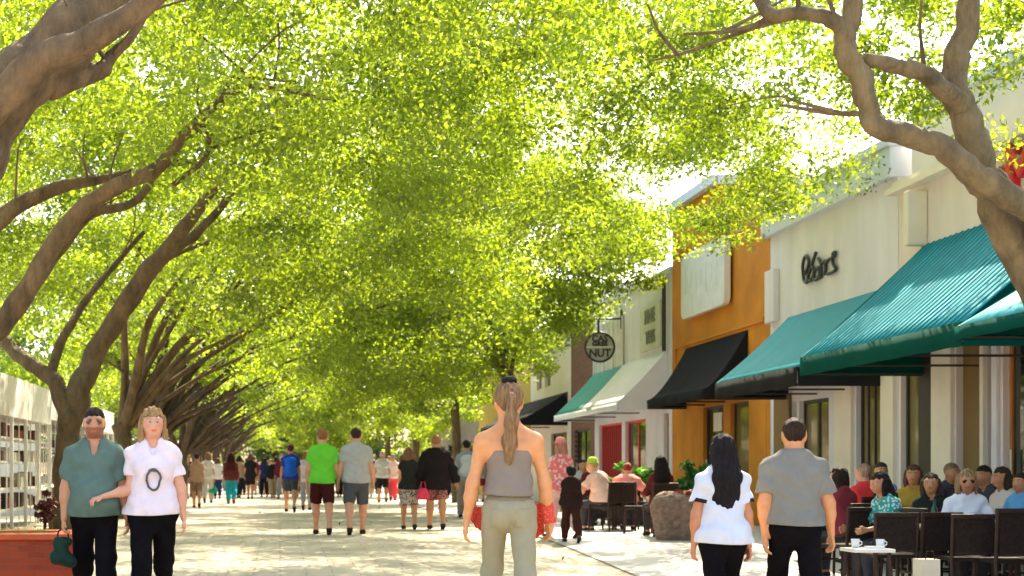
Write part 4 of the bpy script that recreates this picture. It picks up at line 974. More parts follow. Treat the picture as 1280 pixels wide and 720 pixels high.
# ================================================================ people
def pX(px, Y): return wx(px, Y)
GH = 'people walking in the foreground'
HERO = .0065 if FINE else .012
def oval(to, T, sh, k):
    V = []; mb = MB(); me_v = np.array([v.co for v in to.data.vertices])
    def front(x, z):
        d = (me_v[:, 0]-x)**2 + (me_v[:, 2]-z)**2; sel = (me_v[:, 1] > 0) & (d < .0006); 
        return float(me_v[sel, 1].max()) + .004 if sel.any() else .13
    for (ox, oz, n, rx, rz_) in ((0, 0, 48, .055, .085), ):
        pts = []
        for i in range(n+1):
            a = 2*math.pi*i/n; x = -.0 + rx*k*math.cos(a)*(1 + .06*math.sin(5*a)); z = T(0, 0, 1.17)[2] + sh[2] + rz_*k*math.sin(a); pts.append((x, front(x, z), z))
        mb.tube(pts, .009, 6, False, .2)
    for i in range(7):
        x = -.035 + .012*i; z = T(0, 0, 1.17)[2] + sh[2] + .062*k; mb.tube([(x, front(x, z), z), (x + .004, front(x+.004, z+.016), z + .016)], .004, 5)
    mb.build('chest_print', mat('grey_print', (.09, .08, .085), .8), to)
BLACKT = mat('black_trousers', (.006, .005, .006), .95, .2, 8, .3, 30, spec=.06)
Y = 11.6
man_l, IL = person('dark-haired man in a grey-green v-neck shirt and sunglasses at left', pX(118, Y), Y, 1.69, 186, HERO, 'm', 1.2, 'tan',
   dict(color=(.105, .16, .135), sleeve=.78, hem=.86, vneck=.07, ease=.02), dict(kind='trousers', mat=BLACKT, loose=.006), dict(style='short', color=(.018, .010, .008), vol=.014),
   arms=((10, 4, 8, 14), (9, 2, 4, 12)), legs=((18, 4), (-16, 18)), glasses=(.05, .01, .008), beard=(.16, .05, .03), group=GH, nod=4, turn=0, curl=(1, 1.5))
woman_l, IW = person('woman in a white t-shirt with an oval print, arm linked with the man', pX(191, Y-.1), Y-.1, 1.68, 187, HERO, 'f', 1.2, 'pink',
   dict(color=(.76, .64, .69), sleeve=.62, hem=.88, vneck=.05, ease=.022, print=oval), dict(kind='trousers', mat=BLACKT), dict(style='bob', color=(.40, .23, .10), vol=.024, len=.24, side=.17, line=.055),
   arms=((14, 3, 5, 6), (4, 2, 76, 22)), legs=((-17, 18), (18, 4)), group=GH, turn=2, curl=(.8, 1.4), palms=(None, (0, 0, -1)))
Y = 9.75
woman_c, IC = person('woman seen from behind with a long ponytail, bare shoulders and khaki trousers', pX(636, Y), Y, 1.815, 0, HERO, 'f', 1.04, (.64, .28, .11),
   dict(color=(.23, .185, .15), bandeau=1.31, hem=1.02, ease=.014, wr=.6, name='tube_top'), dict(kind='trousers', color=(.32, .28, .18), waist=1.03, belt=(.26, .2, .13), pockets=True, ease=.016), dict(style='ponybun', color=(.26, .15, .07), vol=.019, straight=True, bun=(.012, .009, .01)),
   arms=((13, 0, 8, 6), (13, 3, 8, 12)), legs=((20, 4, 0), (-17, 16, 0)), group=GH, shoulder=1.14, hip=.76, wst=.9)
Y = 10.9
man_r, IM = person('man seen from behind in a grey polo shirt and black trousers', pX(993, Y), Y, 1.70, -4, HERO, 'm', 1.2, (.60, .26, .11),
   dict(color=(.20, .19, .165), sleeve=.72, hem=.93, ease=.022, collar=True, flare=1.18), dict(kind='trousers', mat=BLACKT, ease=.012), dict(style='short', color=(.035, .016, .01), vol=.014),
   arms=((9, -2, -2, 4), (15, 2, 10, 14)), legs=((18, 4), (-16, 18)), group=GH, turn=-10)
Y = 10.75
woman_r, IG = person('woman seen from behind in a white t-shirt with long straight black hair', pX(903, Y), Y, 1.57, 3, HERO, 'f', 1.16, (.52, .2, .09),
   dict(color=(.60, .61, .68), sleeve=.62, hem=.86, ease=.02, trim=(.02, .018, .02), flare=1.2), dict(kind='trousers', mat=BLACKT), dict(style='long', color=(.012, .008, .009), vol=.02, len=.49, w=.085, straight=True, side=.2),
   arms=((13, -2, 4, 3), (8, -6, 4, 2)), legs=((-16, 18), (18, 4)), group=GH, turn=8)

M_ = .014 if FINE else .02
GM = 'people strolling in the middle distance'
def walker(label, px, Y, H, c_top, bot, hair, face=0, sex='m', build=1.0, skin='warm', h=M_, sleeve=.6, group=GM, ph=1, **kw):
    top = dict(color=c_top, sleeve=sleeve, hem=kw.pop('hem', .86), ease=kw.pop('ease', .024)); 
    if 'tmat' in kw: top['mat'] = kw.pop('tmat')
    lg = ((20*ph, 4 if ph > 0 else 20), (-19*ph, 20 if ph > 0 else 4)); lg = kw.pop('legs', lg)
    return person(label, pX(px, Y), Y, H, face, h, sex, build, skin, top, bot, hair, group=group, legs=lg, **kw)
walker('man in a lime green t-shirt and dark maroon shorts', 403, 24.5, 1.80, (.16, .60, .05), dict(kind='shorts', color=(.06, .012, .012), len=.92, ease=.025), dict(style='short', color=(.33, .14, .05)), build=1.12, skin='pink', arms=((10, 2, 6, 20), (12, 4, 8, 24)), legs=((13, 3, 2), (-13, 16, 2)))
walker('stout man in a light grey t-shirt and grey shorts', 445, 24.5, 1.83, (.44, .42, .42), dict(kind='shorts', color=(.085, .085, .10), len=.95, ease=.022), dict(style='short', color=(.05, .025, .015)), build=1.2, skin='pink', arms=((14, 0, 10, 12), (13, 2, 8, 10)), legs=((-15, 16, 4), (15, 3, 4)))
walker('person in blue top and grey shorts wearing a bright blue backpack', 363, 38.5, 1.84, (.04, .06, .28), dict(kind='shorts', color=(.06, .07, .10), len=.8, ease=.02), dict(style='short', color=(.1, .03, .02)), build=1.05, pack=((.02, .13, .68), 'bright blue backpack on the walker in grey shorts'))
walker('ginger-haired person in a white and grey striped top beside the backpacker', 383, 40.5, 1.7, (.55, .5, .52), dict(kind='trousers', color=(.3, .28, .3)), dict(style='bob', color=(.35, .13, .05)), sex='f', ph=-1)
walker('woman with long maroon hair covering her back and bright teal trousers', 289, 48.5, 1.76, (.13, .035, .03), dict(kind='trousers', color=(.02, .30, .38), loose=.02), dict(style='long', color=(.06, .012, .01), len=.5, w=.14), sex='f', build=1.15, sleeve=1.6, hem=.82)
walker('person in a pale top carrying a green bag left of teal trousers', 260, 50, 1.78, (.65, .6, .56), dict(kind='trousers', color=(.5, .48, .45), loose=.02), dict(style='bob', color=(.25, .15, .1)), sex='f', ph=-1)
walker('person in a tan top and brown shorts partly behind the linked woman', 246, 43, 1.66, (.45, .28, .2), dict(kind='shorts', color=(.25, .17, .12)), dict(style='short', color=(.05, .02, .02)), sex='f')
walker('man in a white t-shirt and black shorts right of the stout man', 478, 51, 1.84, (.62, .60, .66), dict(kind='shorts', color=(.02, .02, .025), len=.95, ease=.025), dict(style='short', color=(.5, .42, .36)), build=1.15)
walker('person in pink and white with red trousers behind the white t-shirt', 491, 54, 1.78, (.7, .5, .5), dict(kind='trousers', color=(.6, .06, .08), loose=.02), dict(style='short', color=(.3, .2, .15)), ph=-1)
FLOR = print_cloth((.05, .04, .045), (.45, .36, .32), 26)
walker('woman in a black top and floral skirt, long auburn hair', 511, 26.8, 1.52, (.025, .025, .025), dict(kind='skirt', mat=FLOR, hem=.52, flare=.2), dict(style='bob', color=(.22, .11, .06)), sex='f', sleeve=.3, legs=((10, 3, 2), (-11, 14, 2)))
walker('person in a big loose black jacket over floral shorts', 545, 26.8, 1.75, (.018, .014, .016), dict(kind='shorts', mat=print_cloth((.05, .02, .04), (.4, .15, .12), 24), len=.85, ease=.03), dict(style='short', color=(.32, .15, .06)), build=1.3, sleeve=1.95, hem=.74, ease=.04, arms=((20, 0, 10, 5), (24, 0, 16, 5)), legs=((10, 3, 2), (-11, 14, 2)))
walker('person in a grey jacket with a pale backpack by the pale tree trunk', 583, 33.5, 1.84, (.34, .35, .38), dict(kind='trousers', color=(.34, .27, .22), loose=.02), dict(style='short', color=(.02, .02, .03)), sleeve=1.9, pack=((.6, .6, .62), 'pale grey backpack on the person beside the pale trunk'))
walker('woman in a pink wide hat, pink top and pale pink trousers near the cafe', 701, 23.2, 1.62, (.72, .2, .2), dict(kind='trousers', color=(.6, .38, .36), loose=.03), dict(style='bob', color=(.5, .22, .16), hat=(.75, .27, .24), brim=.045), sex='f', build=1.15, skin='pink', face=20, tmat=print_cloth((.8, .5, .48), (.75, .16, .17), 16, 'pink_print'))
walker('small dark-clothed child standing before the cafe with back turned', 714, 22.0, 1.19, (.03, .015, .014), dict(kind='trousers', color=(.05, .018, .012), loose=.012), dict(style='afro', color=(.015, .01, .01)), sex='f', skin='brown', sleeve=1.8, hem=.8)
# the far crowd
GC = 'distant crowd walking under the trees'
rc = random.Random(5)
colors = {'white': (.68, .66, .64), 'black': (.02, .02, .025), 'grey': (.3, .3, .31), 'red': (.5, .04, .04), 'navy': (.03, .04, .12), 'cream': (.6, .52, .4), 'pink': (.65, .3, .3), 'maroon': (.14, .02, .03), 'blue': (.08, .2, .5), 'tan': (.4, .27, .17), 'teal': (.03, .28, .3)}
crowd = [(236, 62, 'black', 'tan'), (272, 58, 'white', 'navy'), (303, 66, 'grey', 'black'), (313, 58, 'black', 'black'), (322, 74, 'black', 'grey'), (330, 62, 'navy', 'black'), (338, 80, 'cream', 'navy'), (345, 66, 'pink', 'cream'), (352, 58, 'maroon', 'grey'),
   (357, 86, 'white', 'black'), (372, 76, 'tan', 'navy'), (391, 64, 'black', 'tan'), (395, 84, 'red', 'black'), (412, 92, 'white', 'grey'), (424, 62, 'teal', 'black'), (431, 78, 'grey', 'tan'), (462, 62, 'pink', 'cream'), (468, 82, 'black', 'black'), (497, 70, 'black', 'black'), (503, 58, 'cream', 'red'),
   (522, 66, 'white', 'black'), (530, 78, 'maroon', 'navy'), (558, 60, 'tan', 'black'), (566, 74, 'grey', 'navy'), (250, 78, 'cream', 'black'), (281, 84, 'navy', 'grey'), (296, 92, 'red', 'black'), (600, 52, 'grey', 'maroon'), (365, 98, 'black', 'grey'), (440, 102, 'navy', 'black'), (308, 76, 'black', 'navy'), (318, 90, 'grey', 'navy'), (326, 84, 'white', 'tan'), (350, 72, 'black', 'maroon'), (376, 90, 'pink', 'grey'), (386, 72, 'black', 'navy'), (418, 74, 'tan', 'black'), (450, 88, 'cream', 'grey'), (473, 70, 'maroon', 'black'), (510, 84, 'grey', 'black'), (516, 58, 'black', 'cream'), (538, 66, 'blue', 'black'), (549, 84, 'white', 'grey'), (266, 70, 'red', 'navy'), (228, 72, 'white', 'grey'), (333, 68, 'red', 'grey'), (341, 60, 'black', 'tan'), (360, 70, 'grey', 'black'), (369, 62, 'cream', 'black'), (398, 74, 'navy', 'tan'), (427, 70, 'black', 'grey'), (456, 76, 'tan', 'grey'), (486, 66, 'grey', 'navy'), (299, 60, 'tan', 'black'), (317, 68, 'maroon', 'tan'), (526, 56, 'cream', 'navy'), (572, 66, 'white', 'tan')]
for i, (px, Y, a, b_) in enumerate(crowd):
    sx_ = 'f' if i % 2 else 'm'; hc_ = rc.choice([(.03, .02, .015), (.12, .06, .03), (.35, .2, .1), (.02, .02, .02)])
    person(f"distant {'woman' if sx_ == 'f' else 'man'} in {a} top and {b_} {'trousers' if i % 3 else 'shorts'}, {'walking away' if i % 4 else 'coming nearer'}", pX(px, Y), Y, rc.uniform(1.62, 1.85), (0 if i % 4 else 180) + rc.uniform(-15, 15), .03, sx_, rc.uniform(.98, 1.15), rc.choice(['fair', 'warm', 'tan']),
       dict(color=colors[a], sleeve=.6 if i % 2 else 1.7, hem=.84, ease=.025), dict(kind='trousers' if i % 3 else 'shorts', color=colors[b_], loose=.015), dict(style='bob' if sx_ == 'f' else 'short', color=hc_), group=GC,
       legs=((rc.uniform(6, 15), 5), (-rc.uniform(6, 15), 12)) if i % 2 else ((-rc.uniform(6, 15), 12), (rc.uniform(6, 15), 5)), arms=((rc.uniform(6, 14), rc.uniform(-12, 12), 5, 15), (rc.uniform(6, 14), rc.uniform(-12, 12), 5, 15)))
# seated people: white-shirted woman and company at the cafe tables
GS = 'people seated at the cafe tables'; SEAT = .46
ST = ((82, 84), (80, 82))
def seated(label, px, Y, H, c_top, face, hair, sex='f', skin='warm', build=1.0, h=None, bot=(.05, .045, .05), arms=((12, 25, -10, 80), (12, 25, -10, 80)), **kw):
    top = dict(color=c_top, sleeve=kw.pop('sleeve', .7), hem=.9, ease=.02)
    if 'tmat' in kw: top['mat'] = kw.pop('tmat')
    return person(label, pX(px, Y), Y, H, face, h or ((.008 if Y < 16 else .014) if FINE else .018), sex, build, skin, top, dict(kind='trousers', color=bot), hair, group=GS, legs=ST, seat=SEAT, arms=arms, **kw)
TQ = print_cloth((.42, .6, .58), (.02, .26, .24), 30, 'turquoise_print')
seated('woman with long dark hair and turquoise patterned blouse, in profile', 1118, 15.3, 1.58, (.1, .4, .35), 100, dict(style='long', color=(.02, .012, .012), len=.36, w=.1), tmat=TQ, lean=14, nod=14, skin='tan', sleeve=.8)
seated('woman in a black and green top with arms folded on the table', 1165, 15.6, 1.52, (.02, .025, .022), 150, dict(style='bob', color=(.06, .035, .03), len=.15), lean=8, skin='tan', sleeve=.35, arms=((20, 30, -50, 85), (20, 30, -50, 85)))
seated('blonde woman in a white long-sleeved shirt and sunglasses facing the street', 1207, 15.2, 1.60, (.78, .77, .84), 164, dict(style='bob', color=(.36, .22, .12), len=.14), sleeve=1.9, lean=6, nod=12, build=1.12, glasses=(.03, .015, .012), skin='tan', arms=((28, 20, 14, 45), (28, 20, 14, 45)))
seated('child in a blue top at the far right table', 1277, 15.0, 1.35, (.12, .32, .55), 120, dict(style='short', color=(.03, .015, .01)), skin='tan', z=-.12, sleeve=1.5)
seated('person in a red top seated behind the turquoise blouse', 1083, 18.2, 1.6, (.75, .05, .05), 10, dict(style='bun', color=(.4, .25, .18)), skin='pink', lean=5)
seated('person in a light blue shirt seated behind the turquoise blouse', 1100, 19.0, 1.6, (.28, .42, .65), 170, dict(style='short', color=(.08, .04, .03)), lean=5)
seated('dark-haired person in black sitting with back to the grey polo', 1030, 17.0, 1.6, (.02, .018, .018), 0, dict(style='bob', color=(.02, .015, .015)), lean=4, sleeve=1.8)
seated('broad person in a pale pink shirt with lime cap bent over a table', 757, 25.8, 1.72, (.72, .46, .38), 40, dict(style='short', color=(.4, .3, .1), hat=(.42, .55, .08), brim=.02), sex='m', build=1.3, lean=24, skin='pink', arms=((30, 20, 10, 60), (34, 20, 20, 60)))
seated('person in a coral pink shirt hunched at the same cafe table', 782, 26.0, 1.62, (.80, .28, .25), -20, dict(style='short', color=(.3, .04, .03)), sex='m', build=1.25, lean=28, skin='pink', arms=((30, 20, 10, 60), (34, 20, 20, 60)))
seated('woman with thick black hair seated beside the stone planter', 826, 23.6, 1.66, (.10, .02, .02), 5, dict(style='long', color=(.012, .01, .01), len=.42, w=.11), skin='tan', sleeve=1.8)
seated('dark-clothed person seated in the shade behind the child', 741, 29.0, 1.7, (.12, .02, .02), 160, dict(style='short', color=(.02, .015, .015)), sex='m', sleeve=1.8)
seated('person with white shirt seated inside the shade of the red shop', 728, 32.0, 1.68, (.55, .5, .5), 190, dict(style='short', color=(.02, .015, .015)), sex='m')

extra = [('bearded man in a charcoal jumper seated behind the white shirt', 1236, 17.2, (.06, .06, .065), 120, 'short', (.03, .02, .015), 'm'), ('woman in a mustard blouse seated between the pillars', 1143, 17.6, (.4, .25, .04), 150, 'bob', (.12, .05, .03), 'f'),
  ('person in dark grey seated deep under the large teal awning', 1182, 18.4, (.08, .08, .09), 200, 'short', (.3, .2, .12), 'm'), ('woman in a maroon top half hidden behind the polo man', 1058, 16.6, (.2, .03, .04), 30, 'bob', (.03, .015, .01), 'f'), ('person in a pale blouse seated by the right edge', 1262, 16.4, (.6, .5, .48), 100, 'bob', (.05, .03, .02), 'f')]
for lab, px, Y, c, fc, hs, hcol, sx_ in extra:
    seated(lab, px, Y, 1.62, c, fc, dict(style=hs, color=hcol), sex=sx_, skin='tan', lean=8, nod=6, sleeve=1.7)
# ---------------------------------------------------------------- things people carry
def blob_mesh(name, prims, h, m, parent=None, k=.02, wob=0):
    lo = np.min([np.minimum(p.a, p.b if p.kind == 0 else p.a) - max(p.ra, p.rb, *(p.b if p.kind == 1 else (0, 0))) for p in prims], 0) - .03
    hi = np.max([np.maximum(p.a, p.b if p.kind == 0 else p.a) + max(p.ra, p.rb, *(p.b if p.kind == 1 else (0, 0))) for p in prims], 0) + .03
    g = Grid(lo, hi, h); F = g.field(prims, k); x, y, z = g.pts()
    if wob: F = F + wob*(np.sin(x*60 + 3*np.sin(z*40)) + np.sin(z*75 + y*50) + np.sin(x*33 - z*50))
    V, Q = surf(g, F); return np_mesh(name, V, Q, m, parent, True)
def hand_pos(root, info, sg):
    S, E, W, d1, d2 = info['J'][sg]; p = Vector(W + info['sh'] + d2*.10); bpy.context.view_layer.update(); return root.matrix_world @ p
hp = hand_pos(man_l, IL, 1)
bag = empty('handbag', hp, 0, 'dark green soft bag hanging from the hand of the man in sunglasses', 'bag')
LEA = mat('green_leather', (.003, .022, .013), .6, spec=.2)
blob_mesh('pouch', [cone((-.05, 0, -.08), (.045, .01, -.09), .026), cone((-.06, 0, -.22), (.06, 0, -.25), .05), cone((-.02, 0, -.12), (0, 0, -.2), .05)], .008, LEA, bag, .02, wob=.0015)
MB().tube([(-.05, .0, -.07), (-.04, .02, -.01), (0, .02, .02), (.035, .01, -.01), (.045, .0, -.07)], .007, 6).build('strap', LEA, bag)
hp = hand_pos(woman_c, IC, 1); hp2 = hand_pos(woman_c, IC, -1)
# red lace wrap held across the hips, falling over the right wrist
def wrap():
    LACE = print_cloth((.72, .10, .05), (.55, .03, .02), 60, 'red_lace'); mb = MB(); n = 26; mrow = 12; V = []
    a = Vector(hp2) + Vector((.05, .05, .10)); b_ = Vector(hp) + Vector((-.03, .04, .12))
    for j in range(mrow+1):
        v = j/mrow
        for i in range(n+1):
            u = i/n; p = a.lerp(b_, u); sag = -.02*math.sin(math.pi*u); bulge = .24*math.sin(math.pi*u)
            ln = .10 + .10*u + .16*math.exp(-((u-1)/.12)**2)*0 + .05*math.sin(u*9)
            V.append((p.x, p.y + bulge + .02*math.sin(u*38 + v*3), p.z + .10 + sag - v*ln + .008*math.sin(u*60)*v))
    N_ = n+1; mb.add(V, [(j*N_+i, j*N_+i+1, (j+1)*N_+i+1, (j+1)*N_+i) for j in range(mrow) for i in range(n)])
    o = mb.build('shawl', LACE, None, True); s_ = o.modifiers.new('s', 'SOLIDIFY'); s_.thickness = .006; setp(o, 'red lace shawl held in front of the ponytailed woman', 'shawl')
wrap()
def cuff():
    p = np.array(hp); LACE = print_cloth((.72, .12, .06), (.6, .05, .03), 60, 'red_lace')
    S, E, W, d1, d2 = IC['J'][1]; c = np.array(W + IC['sh']) + np.array([woman_c.location.x, woman_c.location.y, woman_c.location.z]); d = np.array(d2)
    mb = MB(); P = [Vector(c - d*.14), Vector(c - d*.09), Vector(c - d*.04), Vector(c + d*.01)]; mb.tube(P, [.036, .042, .040, .052], 24, False, .12)
    o = mb.build('lace_cuff', LACE, None, True); s_ = o.modifiers.new('s', 'SOLIDIFY'); s_.thickness = .004; setp(o, 'ruffled red lace cuff on the right wrist of the ponytailed woman', 'cuff')
cuff()
pb = empty('handbag', (pX(529, 26.6), 26.6, .72), 0, 'bright pink bag carried between the skirted woman and the black jacket', 'bag')
blob_mesh('pouch', [cone((-.05, 0, -.1), (.05, 0, -.1), .07, q=1.3), cone((-.03, 0, 0), (.03, 0, 0), .05, q=1.3)], .015, cloth((.75, .06, .12)), pb)
MB().tube([(-.05, 0, .03), (-.03, 0, .16), (.03, 0, .16), (.05, 0, .03)], .008, 6).build('strap', cloth((.75, .06, .12)), pb)
gb = empty('handbag', (pX(266, 50), 50.1, .55), 0, 'green carrier bag held by the person in a pale top', 'bag')
blob_mesh('pouch', [cone((-.06, 0, -.12), (.06, 0, -.12), .1, q=1.3), cone((-.03, 0, .02), (.03, 0, .02), .06, q=1.3)], .02, cloth((.02, .3, .2)), gb)
MB().tube([(-.05, 0, .05), (-.03, 0, .22), (.03, 0, .22), (.05, 0, .05)], .008, 6).build('strap', cloth((.02, .3, .2)), gb)

# ================================================================ cafe furniture
WICK = mat('dark_wicker', (.026, .016, .012), .7, .3, 40, .5, 120, spec=.15); CW = mat('dark_chair_wood', (.035, .018, .012), .5, .2, 8, .1, spec=.2)
def chair_proto(loc, rz, label, group, high=.86):
    r = empty('cafe_chair', loc, R(rz), label, 'chair', group)
    MB().box(-.20, .20, -.18, .22, .43, .47).build('seat', WICK, r, bevel=.01)
    for x in (-.2, .2):
        MB().tube([(x, -.24, 0), (x, -.205, .44)], .018, 8).tube([(x, -.205, .40), (x, -.24, high)], .018, 8).build('leg', CW, r)
        MB().tube([(x, .22, 0), (x, .2, .43)], .018, 8).build('leg', CW, r)
    b = MB().box(-.18, .18, -.235, -.215, .52, high-.03); b.build('backrest', WICK, r)
    MB().box(-.215, .215, -.255, -.215, high-.03, high+.015).build('top_rail', CW, r, bevel=.008); MB().box(-.18, .18, -.236, -.214, .50, .52).build('rail', CW, r)
    MB().tube([(-.2, -.1, .2), (.2, -.1, .2)], .012, 6).build('stretcher', CW, r); return r
GCH = 'dark cafe chairs'
def chair(px, Y, rz, label, group=GCH, high=.86, z=None):
    x = pX(px, Y); return chair_proto((x, Y, float(gz(x, Y)) + .012 if z is None else z), rz, label, group, high)
chair(1108, 14.1, 0, 'dark wicker chair back in front of the turquoise blouse'); chair(1160, 14.2, 8, 'dark chair in front of the woman with folded arms')
chair(1206, 13.6, -4, 'open-framed dark chair in front of the white-shirted woman'); chair(1258, 13.3, 0, 'tallest dark chair at the right edge', high=.92)
chair(1306, 13.5, 10, 'dark chair cut by the right edge'); chair(1060, 15.6, 20, 'dark chair just right of the grey polo'); chair(1030, 17.0, 0, 'dark chair under the person in black')
for px, Y, rz, lab in ((1118, 15.25, 100, 'chair of the woman in profile'), (1165, 15.6, 150, 'chair of the woman with folded arms'), (1207, 15.2, 180, 'chair of the white-shirted woman'), (1277, 15.0, 120, 'chair of the child'),
                       (1083, 18.2, 10, 'chair of the person in red'), (1100, 19.0, 170, 'chair of the person in light blue'), (757, 25.8, 40, 'chair of the person with the lime cap'), (782, 26.0, -20, 'chair of the person in coral pink'),
                       (826, 23.6, 5, 'chair of the woman beside the stone planter'), (741, 29, 160, 'chair in the shade behind the child'), (728, 32, 190, 'chair of the person in white by the red shop'), (1236, 17.2, 120, 'chair of the man in charcoal'), (1143, 17.6, 150, 'chair of the woman in mustard'), (1182, 18.4, 200, 'chair of the person in dark grey'), (1058, 16.6, 30, 'chair of the woman in maroon'), (1262, 16.4, 100, 'chair of the person in the pale blouse')):
    chair(px, Y, rz, 'dark ' + lab)
chair(797, 24.8, 75, 'black rounded chair pulled out beside the pink shirts', high=.9)
def table(px, Y, label, m=None, r_=.38, hgt=.73, group='cafe tables', sq=False):
    x = pX(px, Y); r = empty('cafe_table', (x, Y, float(gz(x, Y)) + .012), 0, label, 'table', group); m = m or CW
    if sq: MB().box(-r_, r_, -r_, r_, hgt-.03, hgt).build('tabletop', m, r, bevel=.006)
    else: MB().lathe([(r_-.01, hgt-.03), (r_, hgt-.02), (r_, hgt-.006), (r_-.01, hgt)], 28).build('tabletop', m, r)
    if sq:
        for sx_ in (-1, 1):
            for sy in (-1, 1): MB().tube([(sx_*(r_-.04), sy*(r_-.04), hgt-.03), (sx_*(r_-.01), sy*(r_-.01), 0)], .018, 8).build('leg', CW, r)
    else:
        MB().tube([(0, 0, .03), (0, 0, hgt-.03)], .03, 10).build('leg', CW, r); MB().lathe([(.22, 0), (.22, .012), (.05, .035)], 24).build('base', CW, r)
    return r, x, Y
MT = mat('pale_tabletop', (.66, .62, .56), .35, .06)
t1 = table(1084, 12.2, 'small white-topped table beside the hand of the polo man', MT, .17, .62, sq=True)
t2 = table(1185, 14.65, 'dark table between the seated women and the empty chairs', None, .5, .72, sq=True); t3 = table(1262, 14.3, 'dark table at the right edge', None, .35, .72, sq=True)
t4 = table(768, 26.8, 'round cafe table under the pink-shirted pair'); t5 = table(1090, 18.7, 'round cafe table of the people in red and blue'); t6 = table(735, 30.3, 'round table in the shade by the red shop')
CER = mat('white_ceramic', (.75, .73, .7), .25, .03)
def cup(t, dx, dy, hgt, label):
    r, x, Y = t; o = MB().lathe([(.02, 0), (.03, .01), (.036, .075), (.032, .075), (.022, .012)], 14).build('cup', CER, None, True); o.location = (x+dx, Y+dy, r.location.z + hgt); setp(o, label, 'cup', 'white cups on the tables')
    MB().tube([(.034, 0, .06), (.055, 0, .05), (.055, 0, .03), (.03, 0, .02)], .005, 6).build('handle', CER, o)
cup(t1, -.08, .05, .62, 'white cup at the left of the small white-topped table'); cup(t1, .11, -.0, .62, 'white cup at the right of the small white-topped table'); cup(t2, -.2, 0, .72, 'white cup before the woman with folded arms')
GLS = mat('drink_glass', (.5, .35, .2), .08, .05); BTL = mat('green_bottle', (.01, .06, .02), .1, .1)
def lth(name, prof, m, t, dx, dy, hgt, label, cat, grp=None):
    r_, X_, Y_ = t; o = MB().lathe(prof, 14).build(name, m, None, True); o.location = (X_+dx, Y_+dy, r_.location.z+hgt); setp(o, label, cat, grp)
TUM = [(.03, 0), (.034, .002), (.038, .13), (.034, .13), (.028, .01)]
lth('drinking_glass', TUM, GLS, t2, .12, .05, .722, 'amber drink glass before the white-shirted woman', 'glass', 'glasses on the tables')
lth('drinking_glass', TUM, GLS, t2, -.42, -.1, .722, 'amber drink glass at the left end of the long dark table', 'glass', 'glasses on the tables')
lth('drinking_glass', TUM, GLS, t3, .05, 0, .722, 'amber drink glass on the right edge table', 'glass', 'glasses on the tables')
lth('bottle', [(.03, 0), (.034, .004), (.034, .15), (.013, .2), (.013, .25), (.016, .255), (.012, .26)], BTL, t2, -.05, .2, .722, 'dark green bottle on the long dark table', 'bottle')
lth('plate', [(.05, 0), (.11, .012), (.11, .018), (.05, .008)], CER, t2, .28, -.1, .722, 'white plate near the white-shirted woman', 'plate')
npk = MB().box(-.07, .07, -.05, .05, 0, .012).box(-.06, .075, -.045, .055, .0125, .02).build('napkins', CER, None); npk.location = (t1[1]+.02, t1[2]-.09, t1[0].location.z+.621); setp(npk, 'folded white napkins on the small white-topped table', 'napkins')
# cream paper bag on the ground by the chairs
x = pX(1158, 13.0); cb = empty('paper_bag', (x, 13.0, float(gz(x, 13)) + .012), 0, 'cream paper bag standing under the dark chairs', 'bag')
MB().prism([(-.09, 0), (.09, 0), (.088, .48), (-.088, .48)], 'y', -.08, .08).build('bag_body', mat('kraft_paper', (.6, .52, .38), .8, .08, 4), cb); MB().tube([(-.04, -.07, .48), (-.03, -.07, .55), (.03, -.07, .55), (.04, -.07, .48)], .005, 6).build('handle', CW, cb)

# stone planter with flowers
Y = 22.6; x = pX(862, Y); sp = empty('stone_planter', (x, Y, .012), 0, 'large rough brown stone planter left of the black-haired woman', 'planter')
STN = mat('rough_stone', (.24, .15, .11), .9, .35, 14, .9, 50)
blob_mesh('pot', [cone((-.32, 0, .08), (-.34, 0, .48), .22, .27), cone((.32, 0, .08), (.36, 0, .52), .22, .26), cone((0, 0, .08), (0, 0, .45), .26, .3), cone((-.45, 0, .5), (.2, .05, .66), .09, .10), cone((.2, .05, .66), (.5, 0, .72), .1, .12)], .022 if FINE else .03, STN, sp, .04, .004)
def plant(name, label, cat, loc, R3, n, per, ls, m, group=None, cols=((.75, .85, .6), (1.1, 1.1, 1)), stem=True):
    r = empty(name, loc, 0, label, cat, group); g = np.random.default_rng(int(abs(loc[0]*100) + loc[1]))
    d = g.normal(size=(n, 3)); d /= np.linalg.norm(d, axis=1)[:, None]; cs = d*g.uniform(.2, .85, n)[:, None]*np.array(R3) + np.array([0, 0, R3[2]])
    if stem:
        mb = MB()
        for c in cs[::3]: mb.tube([(0, 0, -.1), tuple(c*np.array([.5, .5, .55])), tuple(c)], [.012, .009, .004], 5)
        mb.build('stem', BARKD, r)
    leaves_mesh('foliage', cs, np.full(n, R3[0]*.32), per, ls, m, r, colA=cols[0], colB=cols[1]); return r
LG = leaf_mat('bright_plant_leaves', (.09, .26, .03), (.2, .45, .05), .4); PK = leaf_mat('pink_petals', (.75, .30, .26), (.7, .3, .25), .3)
fp = plant('flowering_plant', 'pink flowers spilling over the stone planter rim', 'plant', (x+.25, Y-.05, .62), (.26, .2, .13), 14, 26, .06, PK, cols=((.9, .9, .9), (1.1, 1.05, 1)))
plant('flowering_plant', 'dull maroon leaves in the left half of the stone planter', 'plant', (x-.15, Y-.02, .55), (.22, .18, .12), 12, 26, .09, leaf_mat('maroon_leaves', (.22, .03, .03), (.2, .03, .02), .3), cols=((.8, .8, .8), (1.1, 1, 1)))
GHG = 'green plants in troughs before the shops'
